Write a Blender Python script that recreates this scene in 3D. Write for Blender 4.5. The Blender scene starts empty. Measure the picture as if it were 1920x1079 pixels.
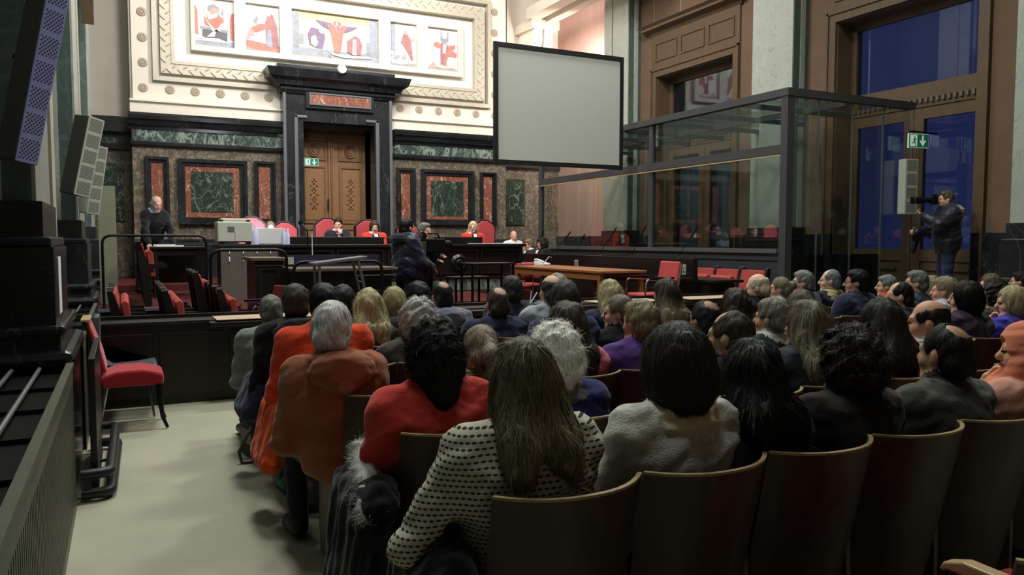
import bpy, bmesh, math, random
import numpy as np
from mathutils import Vector, Matrix
random.seed(7); rng = np.random.default_rng(7)
scene = bpy.context.scene
COL = scene.collection
PI = math.pi

# ------------------------------------------------------------------ camera, world, lights, exposure
YAW, PITCH, FPX, CZ = math.radians(26.68), math.radians(-3.506), 1450.0, 1.5
cam_d = bpy.data.cameras.new('camera'); cam = bpy.data.objects.new('camera', cam_d); COL.objects.link(cam)
cam_d.sensor_width = 36.0; cam_d.lens = FPX / 1920 * 36.0; cam_d.clip_start = 0.02; cam_d.clip_end = 200
cam.location = (0, 0, CZ); cam.rotation_euler = (PI/2 + PITCH, 0, -YAW)
scene.camera = cam
FW = np.array([math.sin(YAW)*math.cos(PITCH), math.cos(YAW)*math.cos(PITCH), math.sin(PITCH)])
RT = np.array([math.cos(YAW), -math.sin(YAW), 0.0]); UP = np.cross(RT, FW)
CP = np.array([0, 0, CZ])
def ray(px, py): return FW + RT*(px-960)/FPX - UP*(py-539.5)/FPX
def on(axis, v, px, py):
    d = ray(px, py); return CP + d*((v-CP[axis])/d[axis])
def onX(v, px, py): return on(0, v, px, py)
def onY(v, px, py): return on(1, v, px, py)
def onZ(v, px, py): return on(2, v, px, py)

w = bpy.data.worlds.new('world'); scene.world = w; w.use_nodes = True
w.node_tree.nodes['Background'].inputs[0].default_value = (0.085, 0.095, 0.25, 1)
w.node_tree.nodes['Background'].inputs[1].default_value = 0.36
vs = scene.view_settings
vs.view_transform = 'Standard'; vs.look = 'None'; vs.gamma = 1.0; vs.use_curve_mapping = False
vs.exposure = 0.0
def area(name, loc, target, sx, sy, power, col, spread=180):
    l = bpy.data.lights.new(name, 'AREA'); l.shape = 'RECTANGLE'; l.size = sx; l.size_y = sy; l.energy = power; l.color = col
    l.spread = math.radians(spread)
    o = bpy.data.objects.new(name, l); COL.objects.link(o); o.location = loc
    o.rotation_euler = (Vector(target)-Vector(loc)).to_track_quat('-Z', 'Y').to_euler()
    return o
WARM = (1.0, 0.97, 0.92); COOL = (0.94, 1.0, 0.93)
LAMPS = [  # ceiling floods of the room: location, target, size, watts, colour
    ((4.4, 13.2, 8.6), (4.4, 17.4, 4.6), 1.6, 1.0, 350, WARM),
    ((2.0, 10.6, 8.6), (3.2, 16.0, 1.6), 1.2, 1.2, 500, WARM),
    ((6.6, 10.6, 8.6), (5.8, 16.0, 1.6), 1.2, 1.2, 500, WARM),
    ((1.2, 6.4, 8.6), (1.2, 5.0, 0.0), 1.2, 1.2, 340, COOL),
    ((6.2, 6.4, 8.6), (4.6, 5.0, 0.0), 1.2, 1.2, 330, COOL),
    ((0.9, 1.6, 8.6), (0.4, 2.2, 0.0), 0.9, 0.9, 95, COOL),
]
for i, (p, t, sx, sy, e, c) in enumerate(LAMPS): area('flood_light', p, t, sx, sy, e, c)
# wall flood beside the far right pilaster (its lamp body is built with the wall)
area('wall_flood_light', (9.75, 15.75, 5.55), (10.6, 17.2, 5.1), 0.22, 0.3, 150, (1.0, 0.93, 0.86))

# ------------------------------------------------------------------ materials
def lin(c):
    return tuple(((x/255)/12.92 if x/255 <= .04045 else (((x/255)+.055)/1.055)**2.4) for x in c)
MATS = {}
def mat(name, col, rough=.6, metal=0.0, spec=.4, bump=0.0, bscale=60, var=0.0, vscale=6, stretch=None, emit=None, estr=0, coat=0, sheen=0):
    """procedural principled material: colour varied by noise, fine bump by noise; col is sRGB 0-255"""
    if name in MATS: return MATS[name]
    m = bpy.data.materials.new(name); m.use_nodes = True; nt = m.node_tree; N = nt.nodes; L = nt.links
    b = N['Principled BSDF']; b.inputs['Roughness'].default_value = rough; b.inputs['Metallic'].default_value = metal
    b.inputs['Specular IOR Level'].default_value = spec; b.inputs['Coat Weight'].default_value = coat
    b.inputs['Sheen Weight'].default_value = sheen
    c = lin(col) + (1,)
    b.inputs['Base Color'].default_value = c
    if var or bump:
        tc = N.new('ShaderNodeTexCoord'); mp = N.new('ShaderNodeMapping'); L.new(tc.outputs['Object'], mp.inputs[0])
        if stretch: mp.inputs['Scale'].default_value = stretch
    if var:
        n = N.new('ShaderNodeTexNoise'); n.inputs['Scale'].default_value = vscale; n.inputs['Detail'].default_value = 4
        L.new(mp.outputs[0], n.inputs['Vector'])
        mr = N.new('ShaderNodeMapRange'); mr.inputs[1].default_value = .3; mr.inputs[2].default_value = .7
        mr.inputs[3].default_value = 1-var; mr.inputs[4].default_value = 1+var; L.new(n.outputs[0], mr.inputs[0])
        mx = N.new('ShaderNodeVectorMath'); mx.operation = 'SCALE'; mx.inputs[0].default_value = c[:3]
        L.new(mr.outputs[0], mx.inputs['Scale']); L.new(mx.outputs[0], b.inputs['Base Color'])
    if bump:
        n2 = N.new('ShaderNodeTexNoise'); n2.inputs['Scale'].default_value = bscale; n2.inputs['Detail'].default_value = 3
        L.new(mp.outputs[0], n2.inputs['Vector']); bp = N.new('ShaderNodeBump'); bp.inputs['Strength'].default_value = bump
        bp.inputs['Distance'].default_value = .01; L.new(n2.outputs[0], bp.inputs['Height']); L.new(bp.outputs[0], b.inputs['Normal'])
    if emit:
        b.inputs['Emission Color'].default_value = lin(emit)+(1,); b.inputs['Emission Strength'].default_value = estr
    MATS[name] = m; return m
def marble(name, base, vein, patch, rough=.25, vscale=2.2, width=.06, pscale=3.0, pamt=.5, dist=1.2, seed=0, fleck=None):
    """stone with thin wandering veins, cloudy patches and optional light flecks"""
    if name in MATS: return MATS[name]
    m = bpy.data.materials.new(name); m.use_nodes = True; nt = m.node_tree; N = nt.nodes; L = nt.links
    b = N['Principled BSDF']; b.inputs['Roughness'].default_value = rough
    tc = N.new('ShaderNodeTexCoord'); mp = N.new('ShaderNodeMapping'); mp.inputs['Location'].default_value = (seed*3.7, seed*1.3, seed*2.1)
    L.new(tc.outputs['Object'], mp.inputs[0])
    n1 = N.new('ShaderNodeTexNoise'); n1.inputs['Scale'].default_value = pscale; n1.inputs['Detail'].default_value = 6; L.new(mp.outputs[0], n1.inputs['Vector'])
    cr = N.new('ShaderNodeValToRGB'); cr.color_ramp.elements[0].position = .5-pamt*.3; cr.color_ramp.elements[1].position = .5+pamt*.3
    cr.color_ramp.elements[0].color = lin(base)+(1,); cr.color_ramp.elements[1].color = lin(patch)+(1,); L.new(n1.outputs[0], cr.inputs[0])
    last = cr.outputs[0]
    for k, (sc, wd, ds) in enumerate(((vscale, width, dist), (vscale*2.3, width*.6, dist*1.4))):
        nz = N.new('ShaderNodeTexNoise'); nz.inputs['Scale'].default_value = sc; nz.inputs['Detail'].default_value = 5
        nz.inputs['Distortion'].default_value = ds; nz.inputs['Roughness'].default_value = .5
        mp2 = N.new('ShaderNodeMapping'); mp2.inputs['Location'].default_value = (k*11+seed, 5, 2); mp2.inputs['Rotation'].default_value = (.3, .5+k, .2)
        mp2.inputs['Scale'].default_value = (1, 1, .55); L.new(mp.outputs[0], mp2.inputs[0]); L.new(mp2.outputs[0], nz.inputs['Vector'])
        s = N.new('ShaderNodeMath'); s.operation = 'SUBTRACT'; s.inputs[1].default_value = .5; L.new(nz.outputs[0], s.inputs[0])
        a = N.new('ShaderNodeMath'); a.operation = 'ABSOLUTE'; L.new(s.outputs[0], a.inputs[0])
        r = N.new('ShaderNodeMapRange'); r.inputs[1].default_value = 0; r.inputs[2].default_value = wd*.35; r.inputs[3].default_value = .85; r.inputs[4].default_value = 0
        L.new(a.outputs[0], r.inputs[0])
        mx = N.new('ShaderNodeMix'); mx.data_type = 'RGBA'; L.new(r.outputs[0], mx.inputs[0]); L.new(last, mx.inputs[6]); mx.inputs[7].default_value = lin(vein)+(1,)
        last = mx.outputs[2]
    if fleck:
        v = N.new('ShaderNodeTexVoronoi'); v.inputs['Scale'].default_value = 24; L.new(mp.outputs[0], v.inputs['Vector'])
        gm = N.new('ShaderNodeMath'); gm.operation = 'GREATER_THAN'; gm.inputs[1].default_value = .8
        sp = N.new('ShaderNodeSeparateColor'); L.new(v.outputs['Color'], sp.inputs[0]); L.new(sp.outputs[0], gm.inputs[0])
        ml = N.new('ShaderNodeMath'); ml.operation = 'MULTIPLY'; ml.inputs[1].default_value = .4; L.new(gm.outputs[0], ml.inputs[0])
        mx = N.new('ShaderNodeMix'); mx.data_type = 'RGBA'; L.new(ml.outputs[0], mx.inputs[0]); L.new(last, mx.inputs[6]); mx.inputs[7].default_value = lin(fleck)+(1,)
        last = mx.outputs[2]
    L.new(last, b.inputs['Base Color']); MATS[name] = m; return m
def glass(name, tint=(225, 240, 235), refl=1.45, haze=.0):
    if name in MATS: return MATS[name]
    m = bpy.data.materials.new(name); m.use_nodes = True; nt = m.node_tree; N = nt.nodes; L = nt.links; N.remove(N['Principled BSDF'])
    t = N.new('ShaderNodeBsdfTransparent'); t.inputs[0].default_value = lin(tint)+(1,)
    g = N.new('ShaderNodeBsdfGlossy'); g.inputs['Roughness'].default_value = .015; g.inputs[0].default_value = (.9, .95, .93, 1)
    lw_ = N.new('ShaderNodeLayerWeight'); lw_.inputs[0].default_value = .5
    pw = N.new('ShaderNodeMath'); pw.operation = 'POWER'; pw.inputs[1].default_value = 4.0; L.new(lw_.outputs['Facing'], pw.inputs[0])
    f = N.new('ShaderNodeMapRange'); f.inputs[3].default_value = .05*(refl/1.45)**2; f.inputs[4].default_value = .95; L.new(pw.outputs[0], f.inputs[0])
    mx = N.new('ShaderNodeMixShader'); L.new(f.outputs[0], mx.inputs[0]); L.new(t.outputs[0], mx.inputs[1]); L.new(g.outputs[0], mx.inputs[2])
    L.new(mx.outputs[0], N['Material Output'].inputs[0]); MATS[name] = m; return m

M = dict(
    lino=mat('beige linoleum', (158, 155, 136), .55, var=.10, vscale=1.6, bump=.08, bscale=90),
    carpet=mat('red carpet', (76, 36, 34), .95, spec=.1, var=.18, vscale=9, bump=.4, bscale=220),
    riser=mat('dark riser', (22, 20, 22), .6),
    brec=marble('brown breccia marble', (98, 89, 77), (134, 124, 108), (66, 58, 51), .3, 3.6, .07, 7.5, .9, 1.6, 1, fleck=(150, 140, 120)),
    green=marble('green veined marble', (30, 40, 36), (112, 126, 106), (48, 60, 54), .25, 1.6, .055, 2.2, .8, 1.8, 3),
    greenp=marble('pale green marble', (92, 106, 97), (140, 152, 142), (60, 74, 67), .25, 1.7, .12, 2.2, .9, 1.6, 5),
    greenf=marble('frieze green marble', (66, 80, 74), (140, 152, 142), (38, 50, 46), .25, 1.9, .14, 1.6, .9, 1.6, 8),
    redm=marble('red griotte marble', (134, 80, 62), (214, 196, 176), (116, 66, 52), .25, 2.6, .03, 2.4, .6, 2.2, 7),
    black=marble('black marble', (26, 28, 30), (72, 74, 76), (40, 42, 45), .22, 1.2, .014, 2.0, .6, 1.0, 9),
    beadm=mat('polished grey bead', (96, 98, 104), .3, .0, .5),
    pilm=marble('grey green pilaster marble', (152, 157, 150), (118, 128, 120), (164, 168, 162), .35, 5.2, .03, 5.0, .9, 1.0, 11),
    pild=marble('dark green pilaster marble', (64, 78, 73), (88, 102, 95), (76, 91, 85), .3, 2.2, .09, 2.6, .8, 1.2, 12),
    cream=mat('cream painted plaster', (222, 214, 200), .7, var=.04, vscale=2),
    white=mat('white painted plaster', (236, 232, 224), .7, var=.02, vscale=2),
    gilt=mat('gilded moulding', (190, 182, 166), .5, .15, var=.10, vscale=30),
    braid=mat('braided plaster ornament', (196, 186, 168), .6, var=.15, vscale=60),
    rosem=mat('ochre rosette', (170, 156, 138), .7, var=.2, vscale=60),
    niche=mat('niche plaster', (206, 198, 186), .8, var=.03, vscale=3),
    fabric=mat('brown wall fabric', (104, 84, 68), .85, spec=.2, var=.08, vscale=4, bump=.2, bscale=200),
    pink=mat('rose wall fabric', (176, 142, 130), .8, spec=.2, var=.05, vscale=2, stretch=(2, 4, .5)),
    oakd=mat('dark brown joinery', (84, 66, 48), .5, var=.2, vscale=10, stretch=(4, 4, .5)),
    oak=mat('golden oak', (128, 94, 62), .45, var=.22, vscale=9, stretch=(6, 6, .6), bump=.1, bscale=30),
    oakc=mat('carved oak', (112, 80, 52), .5, var=.3, vscale=30, bump=.6, bscale=40),
    ebony=mat('black stained wood', (26, 23, 22), .35, var=.15, vscale=8, stretch=(1, 1, 6)),
    ebony2=mat('dark walnut panelling', (30, 25, 21), .4, var=.2, vscale=6, stretch=(5, 5, .6)),
    seatw=mat('brown seat plywood', (54, 38, 29), .52, var=.25, vscale=5, stretch=(5, 5, .7), coat=.1),
    seate=mat('pale plywood edge', (150, 128, 92), .45, var=.15, vscale=30),
    panelw=mat('grey brown side panel', (96, 86, 72), .5, var=.15, vscale=5, stretch=(4, 4, .6)),
    armw=mat('worn wooden armrest', (170, 146, 106), .4, var=.12, vscale=12),
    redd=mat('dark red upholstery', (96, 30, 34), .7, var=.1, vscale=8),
    redv=mat('red velvet', (160, 30, 44), .85, spec=.2, var=.12, vscale=10, sheen=.3),
    redl=mat('red leather', (176, 70, 74), .5, var=.08, vscale=10),
    redp=mat('red upholstery', (152, 58, 52), .75, var=.1, vscale=8),
    steel=mat('black steel', (14, 14, 15), .4, .3),
    chrome=mat('chrome tube', (190, 192, 195), .2, 1.0),
    alu=mat('grey aluminium', (128, 130, 134), .4, .7),
    boxf=mat('grey box frame', (74, 74, 78), .45, .3),
    boxp=mat('slate grey panel', (58, 62, 70), .6),
    glass=glass('clear glass', (236, 241, 238)),
    glassb=glass('window glass', (205, 215, 235), 1.6),
    scr=mat('grey projection screen', (182, 183, 177), .85, spec=.1),
    scrf=mat('screen border black', (16, 17, 20), .6),
    putty=mat('putty grey plastic', (176, 178, 166), .5),
    lav=mat('grey metal tinted by blue light', (178, 188, 252), .45, .1),  # blue light on the left speaker's front put into this colour
    spkside=mat('dark taupe metal', (66, 60, 54), .5),
    hole=mat('dark hole', (8, 8, 14), .8),
    rad=mat('bronze green radiator slat', (88, 90, 76), .45, .35, var=.1, vscale=10),
    slot=mat('grille slot grey', (96, 98, 92), .7),
    radd=mat('black radiator top', (10, 10, 11), .35),
    pipe=mat('dark painted pipe', (34, 36, 40), .4, .2),
    paper=mat('white paper', (225, 226, 228), .8),
    signg=mat('exit sign green', (40, 140, 104), .5),
    signw=mat('exit sign white', (225, 240, 232), .5, emit=(200, 235, 220), estr=.25),
    beige=mat('sage grey board', (128, 128, 110), .8, var=.04),
    table=mat('brown table wood', (140, 92, 54), .45, var=.2, vscale=8, stretch=(.6, 6, 6)),
    mat_=mat('tan desk mat', (176, 152, 128), .8),
    lampg=mat('lamp glow', (255, 250, 240), .5, emit=(255, 246, 232), estr=18),
)

# ------------------------------------------------------------------ mesh helpers
class MB:
    def __init__(s): s.v = []; s.f = []; s.mi = []; s.cur = 0
    def add(s, vs, fs):
        o = len(s.v); s.v += [tuple(map(float, v)) for v in vs]; s.f += [tuple(i+o for i in f) for f in fs]; s.mi += [s.cur]*len(fs); return s
    def box(s, x0, x1, y0, y1, z0, z1):
        x0, x1 = min(x0, x1), max(x0, x1); y0, y1 = min(y0, y1), max(y0, y1); z0, z1 = min(z0, z1), max(z0, z1)
        return s.add([(x0,y0,z0),(x1,y0,z0),(x1,y1,z0),(x0,y1,z0),(x0,y0,z1),(x1,y0,z1),(x1,y1,z1),(x0,y1,z1)],
                     [(3,2,1,0),(4,5,6,7),(0,1,5,4),(1,2,6,5),(2,3,7,6),(3,0,4,7)])
    def obox(s, c, size, mtx):
        a = np.array([(i, j, k) for k in (-.5, .5) for j in (-.5, .5) for i in (-.5, .5)])*np.array(size)
        p = [tuple(Vector(c)+mtx @ Vector(q)) for q in a]
        return s.add(p, [(2,3,1,0),(4,5,7,6),(0,1,5,4),(1,3,7,5),(3,2,6,7),(2,0,4,6)])
    def tube(s, path, r, n=10, closed=False, cap=True):
        P = [Vector(p) for p in path]; m = len(P); rr = r if hasattr(r, '__len__') else [r]*m
        rings = []; prev = None
        for i, p in enumerate(P):
            if closed: t = (P[(i+1) % m]-P[i-1])
            else: t = (P[min(i+1, m-1)]-P[max(i-1, 0)])
            t.normalize()
            if prev is None: a = Vector((0, 0, 1)) if abs(t.z) < .9 else Vector((1, 0, 0)); u = t.cross(a).normalized()
            else: u = (prev-t*prev.dot(t)).normalized()
            prev = u; v = t.cross(u)
            rings.append([p+(u*math.cos(2*PI*k/n)+v*math.sin(2*PI*k/n))*rr[i] for k in range(n)])
        vs = [q for R_ in rings for q in R_]; fs = []
        for i in range(m if closed else m-1):
            j = (i+1) % m
            fs += [(i*n+k, i*n+(k+1) % n, j*n+(k+1) % n, j*n+k) for k in range(n)]
        if cap and not closed: fs += [tuple(range(n))[::-1], tuple((m-1)*n+k for k in range(n))]
        return s.add(vs, fs)
    def cyl(s, p0, p1, r, n=12): return s.tube([p0, p1], r, n)
    def prism(s, poly, a0, a1, axis='x'):
        """extrude a 2-D polygon along an axis; poly holds the two other coordinates in order (x:(y,z), y:(x,z), z:(x,y))"""
        def mk(p, a): return {'x': (a, p[0], p[1]), 'y': (p[0], a, p[1]), 'z': (p[0], p[1], a)}[axis]
        n = len(poly); vs = [mk(p, a0) for p in poly]+[mk(p, a1) for p in poly]
        fs = [tuple(range(n))[::-1], tuple(range(n, 2*n))]+[(i, (i+1) % n, n+(i+1) % n, n+i) for i in range(n)]
        return s.add(vs, fs)
    def lathe(s, prof, c, n=20, axis='z'):
        vs = []; fs = []
        for r, h in prof:
            for k in range(n):
                a = 2*PI*k/n; q = (r*math.cos(a), r*math.sin(a), h)
                if axis == 'y': q = (q[0], q[2], q[1])
                if axis == 'x': q = (q[2], q[0], q[1])
                vs.append((c[0]+q[0], c[1]+q[1], c[2]+q[2]))
        m = len(prof)
        for i in range(m-1): fs += [(i*n+k, i*n+(k+1) % n, (i+1)*n+(k+1) % n, (i+1)*n+k) for k in range(n)]
        fs += [tuple(range(n))[::-1], tuple((m-1)*n+k for k in range(n))]
        return s.add(vs, fs)
    def frame(s, x0, x1, z0, z1, wd, y0, y1):
        s.box(x0, x0+wd, y0, y1, z0, z1); s.box(x1-wd, x1, y0, y1, z0, z1); s.box(x0+wd, x1-wd, y0, y1, z0, z0+wd); s.box(x0+wd, x1-wd, y0, y1, z1-wd, z1); return s
    def build(s, name, m, parent=None, smooth=False, bevel=0, fixn=True):
        me = bpy.data.meshes.new(name); me.from_pydata(s.v, [], s.f)
        for q in (m if isinstance(m, (list, tuple)) else [m]): me.materials.append(q)
        if isinstance(m, (list, tuple)) and len(m) > 1: me.polygons.foreach_set('material_index', s.mi)
        if fixn:
            bm = bmesh.new(); bm.from_mesh(me); bmesh.ops.recalc_face_normals(bm, faces=bm.faces); bm.to_mesh(me); bm.free()
        o = bpy.data.objects.new(name, me); COL.objects.link(o)
        if parent is not None: o.parent = parent
        if smooth:
            me.polygons.foreach_set('use_smooth', [True]*len(me.polygons))
            me.set_sharp_from_angle(angle=math.radians(42))
        if bevel:
            b = o.modifiers.new('bevel', 'BEVEL'); b.width = bevel; b.segments = 2; b.limit_method = 'ANGLE'; b.angle_limit = .7
        return o
def tag(o, label=None, cat=None, group=None, kind=None):
    if label: o['label'] = label
    if cat: o['category'] = cat
    if group: o['group'] = group
    if kind: o['kind'] = kind
    return o
def thing(name, label, cat, loc=(0, 0, 0), rz=0, group=None):
    o = bpy.data.objects.new(name, None); COL.objects.link(o); o.location = loc; o.rotation_euler = (0, 0, rz); o.empty_display_size = .1
    return tag(o, label, cat, group)
def struct(name, mb, m, parent=None, **k):
    o = mb.build(name, m, parent, **k)
    if parent is None: o['kind'] = 'structure'
    return o
def sroot(name):
    o = bpy.data.objects.new(name, None); COL.objects.link(o); o['kind'] = 'structure'; return o
def link_copy(o, name=None, parent=None):
    c = o.copy(); COL.objects.link(c); c.parent = parent
    return c
def copy_tree(o, parent=None):
    kids = list(o.children); c = o.copy(); COL.objects.link(c); c.parent = parent
    for k in kids: copy_tree(k, c)
    return c
# ------------------------------------------------------------------ room shell
W = 17.5            # back wall plane (Y)
WN = 18.35          # recessed end bays beside it
XL, XR = -0.85, 10.6
PLX, PRX = -0.43, 10.25   # pilaster faces
ZC, ZP, ZD = 0.27, 0.60, 0.72   # court floor, platform, dais
YB = 7.65
CEIL = 9.0
def bw(px, py, y=W):
    p = onY(y, px, py); return p[0], p[2]

struct('floor', MB().box(XL, XR, -3.2, YB+.1, -.12, 0), M['lino'])
struct('floor_court', MB().box(XL, XR, YB+.1, WN, .0, ZC), M['carpet'])
pf = MB(); pf.prism([(XL, WN), (XL, 11.3), (1.35, 11.3), (1.35, 10.45), (5.45, 10.45), (5.45, 12.45), (6.66, 12.45), (6.66, WN)], ZC, ZP, 'z')
pfo = struct('floor_platform', pf, M['carpet'])
nz = MB().box(XL, 1.35, 11.27, 11.3, ZC, ZP-.03); nz.box(1.35, 5.45, 10.42, 10.45, ZC, ZP-.03); nz.build('riser', M['riser'], pfo)
MB().box(XL, 1.36, 11.24, 11.33, ZP-.03, ZP+.006).build('nosing', M['beadm'], pfo)
struct('floor_dais', MB().box(XL, 6.66, 14.85, WN, ZP, ZD), M['carpet'])
struct('ceiling', MB().box(XL, XR+.6, -3.2, WN+.2, CEIL, CEIL+.15), M['white'])
struct('wall_rear', MB().box(XL, XR+.6, -3.4, -3.2, 0, CEIL), M['fabric'])

# ---- back wall
_o0, _o1 = bw(570, 300, W-.36)[0], bw(703, 300, W-.36)[0]
wb = struct('wall_back', MB().box(0.22, _o0, W, WN+.2, ZP, 4.04).box(_o1, 8.62, W, WN+.2, ZP, 4.04).box(_o0, _o1, W+.05, WN+.2, 3.95, 4.04), M['brec'])
def bpart(name, m, mb, **k): return mb.build(name, m, wb, **k)
bpart('white_wall', M['white'], MB().box(.22, 8.62, W+.02, WN+.2, 4.04, CEIL))
def band(name, m, z0, z1, prof, x0=.22, x1=8.62):
    """horizontal moulding: prof = list of (y offset toward the room, z) """
    b = MB(); b.prism([(W, z0)]+[(W-o, z) for o, z in prof]+[(W, z1)], x0, x1, 'x'); return bpart(name, m, b)
DOORX0, DOORX1 = bw(531, 300)[0], bw(735, 300)[0]
for x0, x1 in ((.16, DOORX0+.02), (DOORX1-.02, 8.68)):
    band('cornice', M['black'], 3.74, 4.05, [(.07, 3.74), (.09, 3.80), (.16, 3.83), (.2, 3.90), (.24, 3.93), (.26, 4.0), (.26, 4.05)], x0, x1)
    band('frieze', M['greenf'], 3.51, 3.74, [(.05, 3.51), (.05, 3.74)], x0+.06, x1-.06)
    band('lower_moulding', M['black'], 3.40, 3.51, [(.04, 3.40), (.09, 3.43), (.1, 3.49), (.06, 3.51)], x0+.03, x1-.03)
    band('dado', M['black'], ZD, 1.52, [(.12, ZD), (.12, 1.40), (.07, 1.45), (.07, 1.52)], x0+.05, x1-.05)
band('white_band', M['cream'], 4.05, 4.34, [(.10, 4.05), (.10, 4.27), (.16, 4.29), (.16, 4.33), (.1, 4.34)], .2, 8.66)
# recessed end bays
for k, (x0, x1) in enumerate(((XL, .22), (8.62, XR+.4))):
    s = struct('wall_back_bay', MB().box(x0, x1, WN, WN+.2, ZP, CEIL), M['niche'])
    b = MB().box(x0, x1, WN-.06, WN, ZD, 3.42); b.build('bay_marble', M['brec'], s)
    b = MB().box(x0, x1, WN-.3, WN, 3.74, 4.05); b.build('cornice', M['black'], s)
    MB().box(x0, x1, WN-.12, WN, 3.51, 3.74).build('frieze', M['green'], s)
    MB().box(x0, x1, WN-.16, WN, 3.40, 3.51).build('lower_moulding', M['black'], s)
    a = (-.32, .05) if k == 0 else (9.0, 9.55)
    MB().box(a[0], a[1], WN-.1, WN-.05, 1.9, 3.1).build('bay_panel', M['green'], s)
# marble panels: narrow, wide, narrow on both sides of the portal
def wall_panel(o, i, g=None):
    x0, zt = bw(o[0], o[2]); x1, _ = bw(o[1], o[2]); zb = bw(o[0], o[3])[1]
    j0, jt = bw(i[0], i[2]); j1, _ = bw(i[1], i[2]); jb = bw(i[0], i[3])[1]
    fr = MB(); wd = (j0-x0)
    fr.frame(x0, x1, zb, zt, wd*.55, W-.10, W); fr.frame(x0+wd*.5, x1-wd*.5, zb+wd*.5, zt-wd*.5, wd*.55, W-.06, W)
    p = bpart('panel_frame', M['black'], fr)
    MB().box(j0, j1, W-.03, W, jb, jt).build('red_panel', M['redm'], p)
    if g:
        k0, kt = bw(g[0], g[2]); k1, _ = bw(g[1], g[2]); kb = bw(g[0], g[3])[1]
        MB().box(k0, k1, W-.04, W, kb, kt).build('green_panel', M['green'], p)
wall_panel((271, 316, 293.5, 420.5), (282, 306, 303, 409))
wall_panel((332.5, 462, 297.5, 421), (345.5, 447, 310, 408), (357, 436.5, 321.5, 397.5))
wall_panel((475, 515, 303, 422), (483.5, 505, 311, 411))
wall_panel((742, 777, 315, 423), (750, 768, 323.5, 413))
wall_panel((788, 887, 317.5, 422), (797.5, 876.5, 328.5, 413.5), (807, 868, 339, 405))
wall_panel((899, 928.5, 323.5, 425), (904.5, 921, 331, 416))
# upper frame: outer cream border with rosettes, braid, inner field, board with murals
x0, zb = bw(249, 186); x1 = bw(943, 200)[0]
zt = bw(915, -6)[1]+.5
cb = MB().frame(x0, x1, 4.34, zt, .44, W-.07, W+.02); bpart('rosette_border', M['cream'], cb)
bo = (bw(285, 100)[0], bw(916, 100)[0], bw(285, 152)[1], bw(916, 5)[1])
bpart('gilt_moulding', M['gilt'], MB().frame(bo[0], bo[1], bo[2], bo[3], .09, W-.16, W))
br = (bw(300, 100)[0], bw(904.5, 100)[0], bw(300, 138.5)[1], bw(904.5, 19)[1])
bd = bpart('braid_band', M['gilt'], MB().frame(br[0], br[1], br[2], br[3], .2, W-.13, W))
bpart('inner_moulding', M['gilt'], MB().frame(br[0]+.2, br[1]-.2, br[2]+.2, br[3]-.2, .07, W-.15, W))
# braid: slanted plaster leaves all along the band
def braid_piece(a): 
    m = MB(); ca, sa = math.cos(a), math.sin(a)
    for L_, h in ((.085, .0),):
        pts = [(-.085, 0), (-.03, .018), (.06, .016), (.085, 0), (.06, -.016), (-.03, -.018)]
        m.add([(p[0]*ca-p[1]*sa, 0, p[0]*sa+p[1]*ca) for p in pts]+[(p[0]*.6*ca-p[1]*.5*sa, -.022, p[0]*.6*sa+p[1]*.5*ca) for p in pts],
              [(6, 7, 8, 9, 10, 11)]+[(i, (i+1) % 6, 6+(i+1) % 6, 6+i) for i in range(6)])
    return m
PA, PB = [braid_piece(a).build('braid_leaf', M['braid'], bd) for a in (.75, -.75)]
def bl(p, x, z):
    c = p.copy(); COL.objects.link(c); c.location = (x, W-.131, z)
n_leaf = 0
def run(x0_, x1_, z0_, z1_, horiz):
    global n_leaf
    L_ = (x1_-x0_) if horiz else (z1_-z0_); n = int(L_/.105)
    for i in range(n):
        t = (i+.5)/n; off = .05 if i % 2 else -.05
        x, z = (x0_+t*L_, (z0_+z1_)/2+off) if horiz else ((x0_+x1_)/2+off, z0_+t*L_)
        bl(PA if i % 2 else PB, x, z); n_leaf += 1
run(br[0]+.1, br[1]-.1, br[2], br[2]+.2, True); run(br[0], br[0]+.2, br[2]+.2, br[3]-.2, False); run(br[1]-.2, br[1], br[2]+.2, br[3]-.2, False); run(br[0]+.1, br[1]-.1, br[3]-.2, br[3], True)
PA.location = (br[0]+.07, W-.131, br[2]+.06); PB.location = (br[1]-.07, W-.131, br[2]+.06)
# rosettes
ros = MB().lathe([(.0, -.03), (.03, -.03), (.035, -.015), (.05, -.03), (.085, -.02), (.095, 0)], (0, 0, 0), 14, 'y').build('rosette', M['rosem'], wb, smooth=True)
first = True
rl = []
zr = bw(319, 169.5)[1]; xa = bw(269, 165)[0]; xb = bw(925, 200)[0]
for px in (269, 319, 366, 413, 459, 503, 748, 783.5, 820, 855, 890, 925): rl.append((bw(px, 190)[0], zr))
zst = bw(269, 118)[1]-bw(269, 165)[1]
for k in range(1, 8): rl += [(xa, zr+k*zst), (xb, zr+k*zst)]
for x, z in rl:
    o = ros if first else link_copy(ros, parent=wb); first = False; o.location = (x, W-.07, z)
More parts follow.
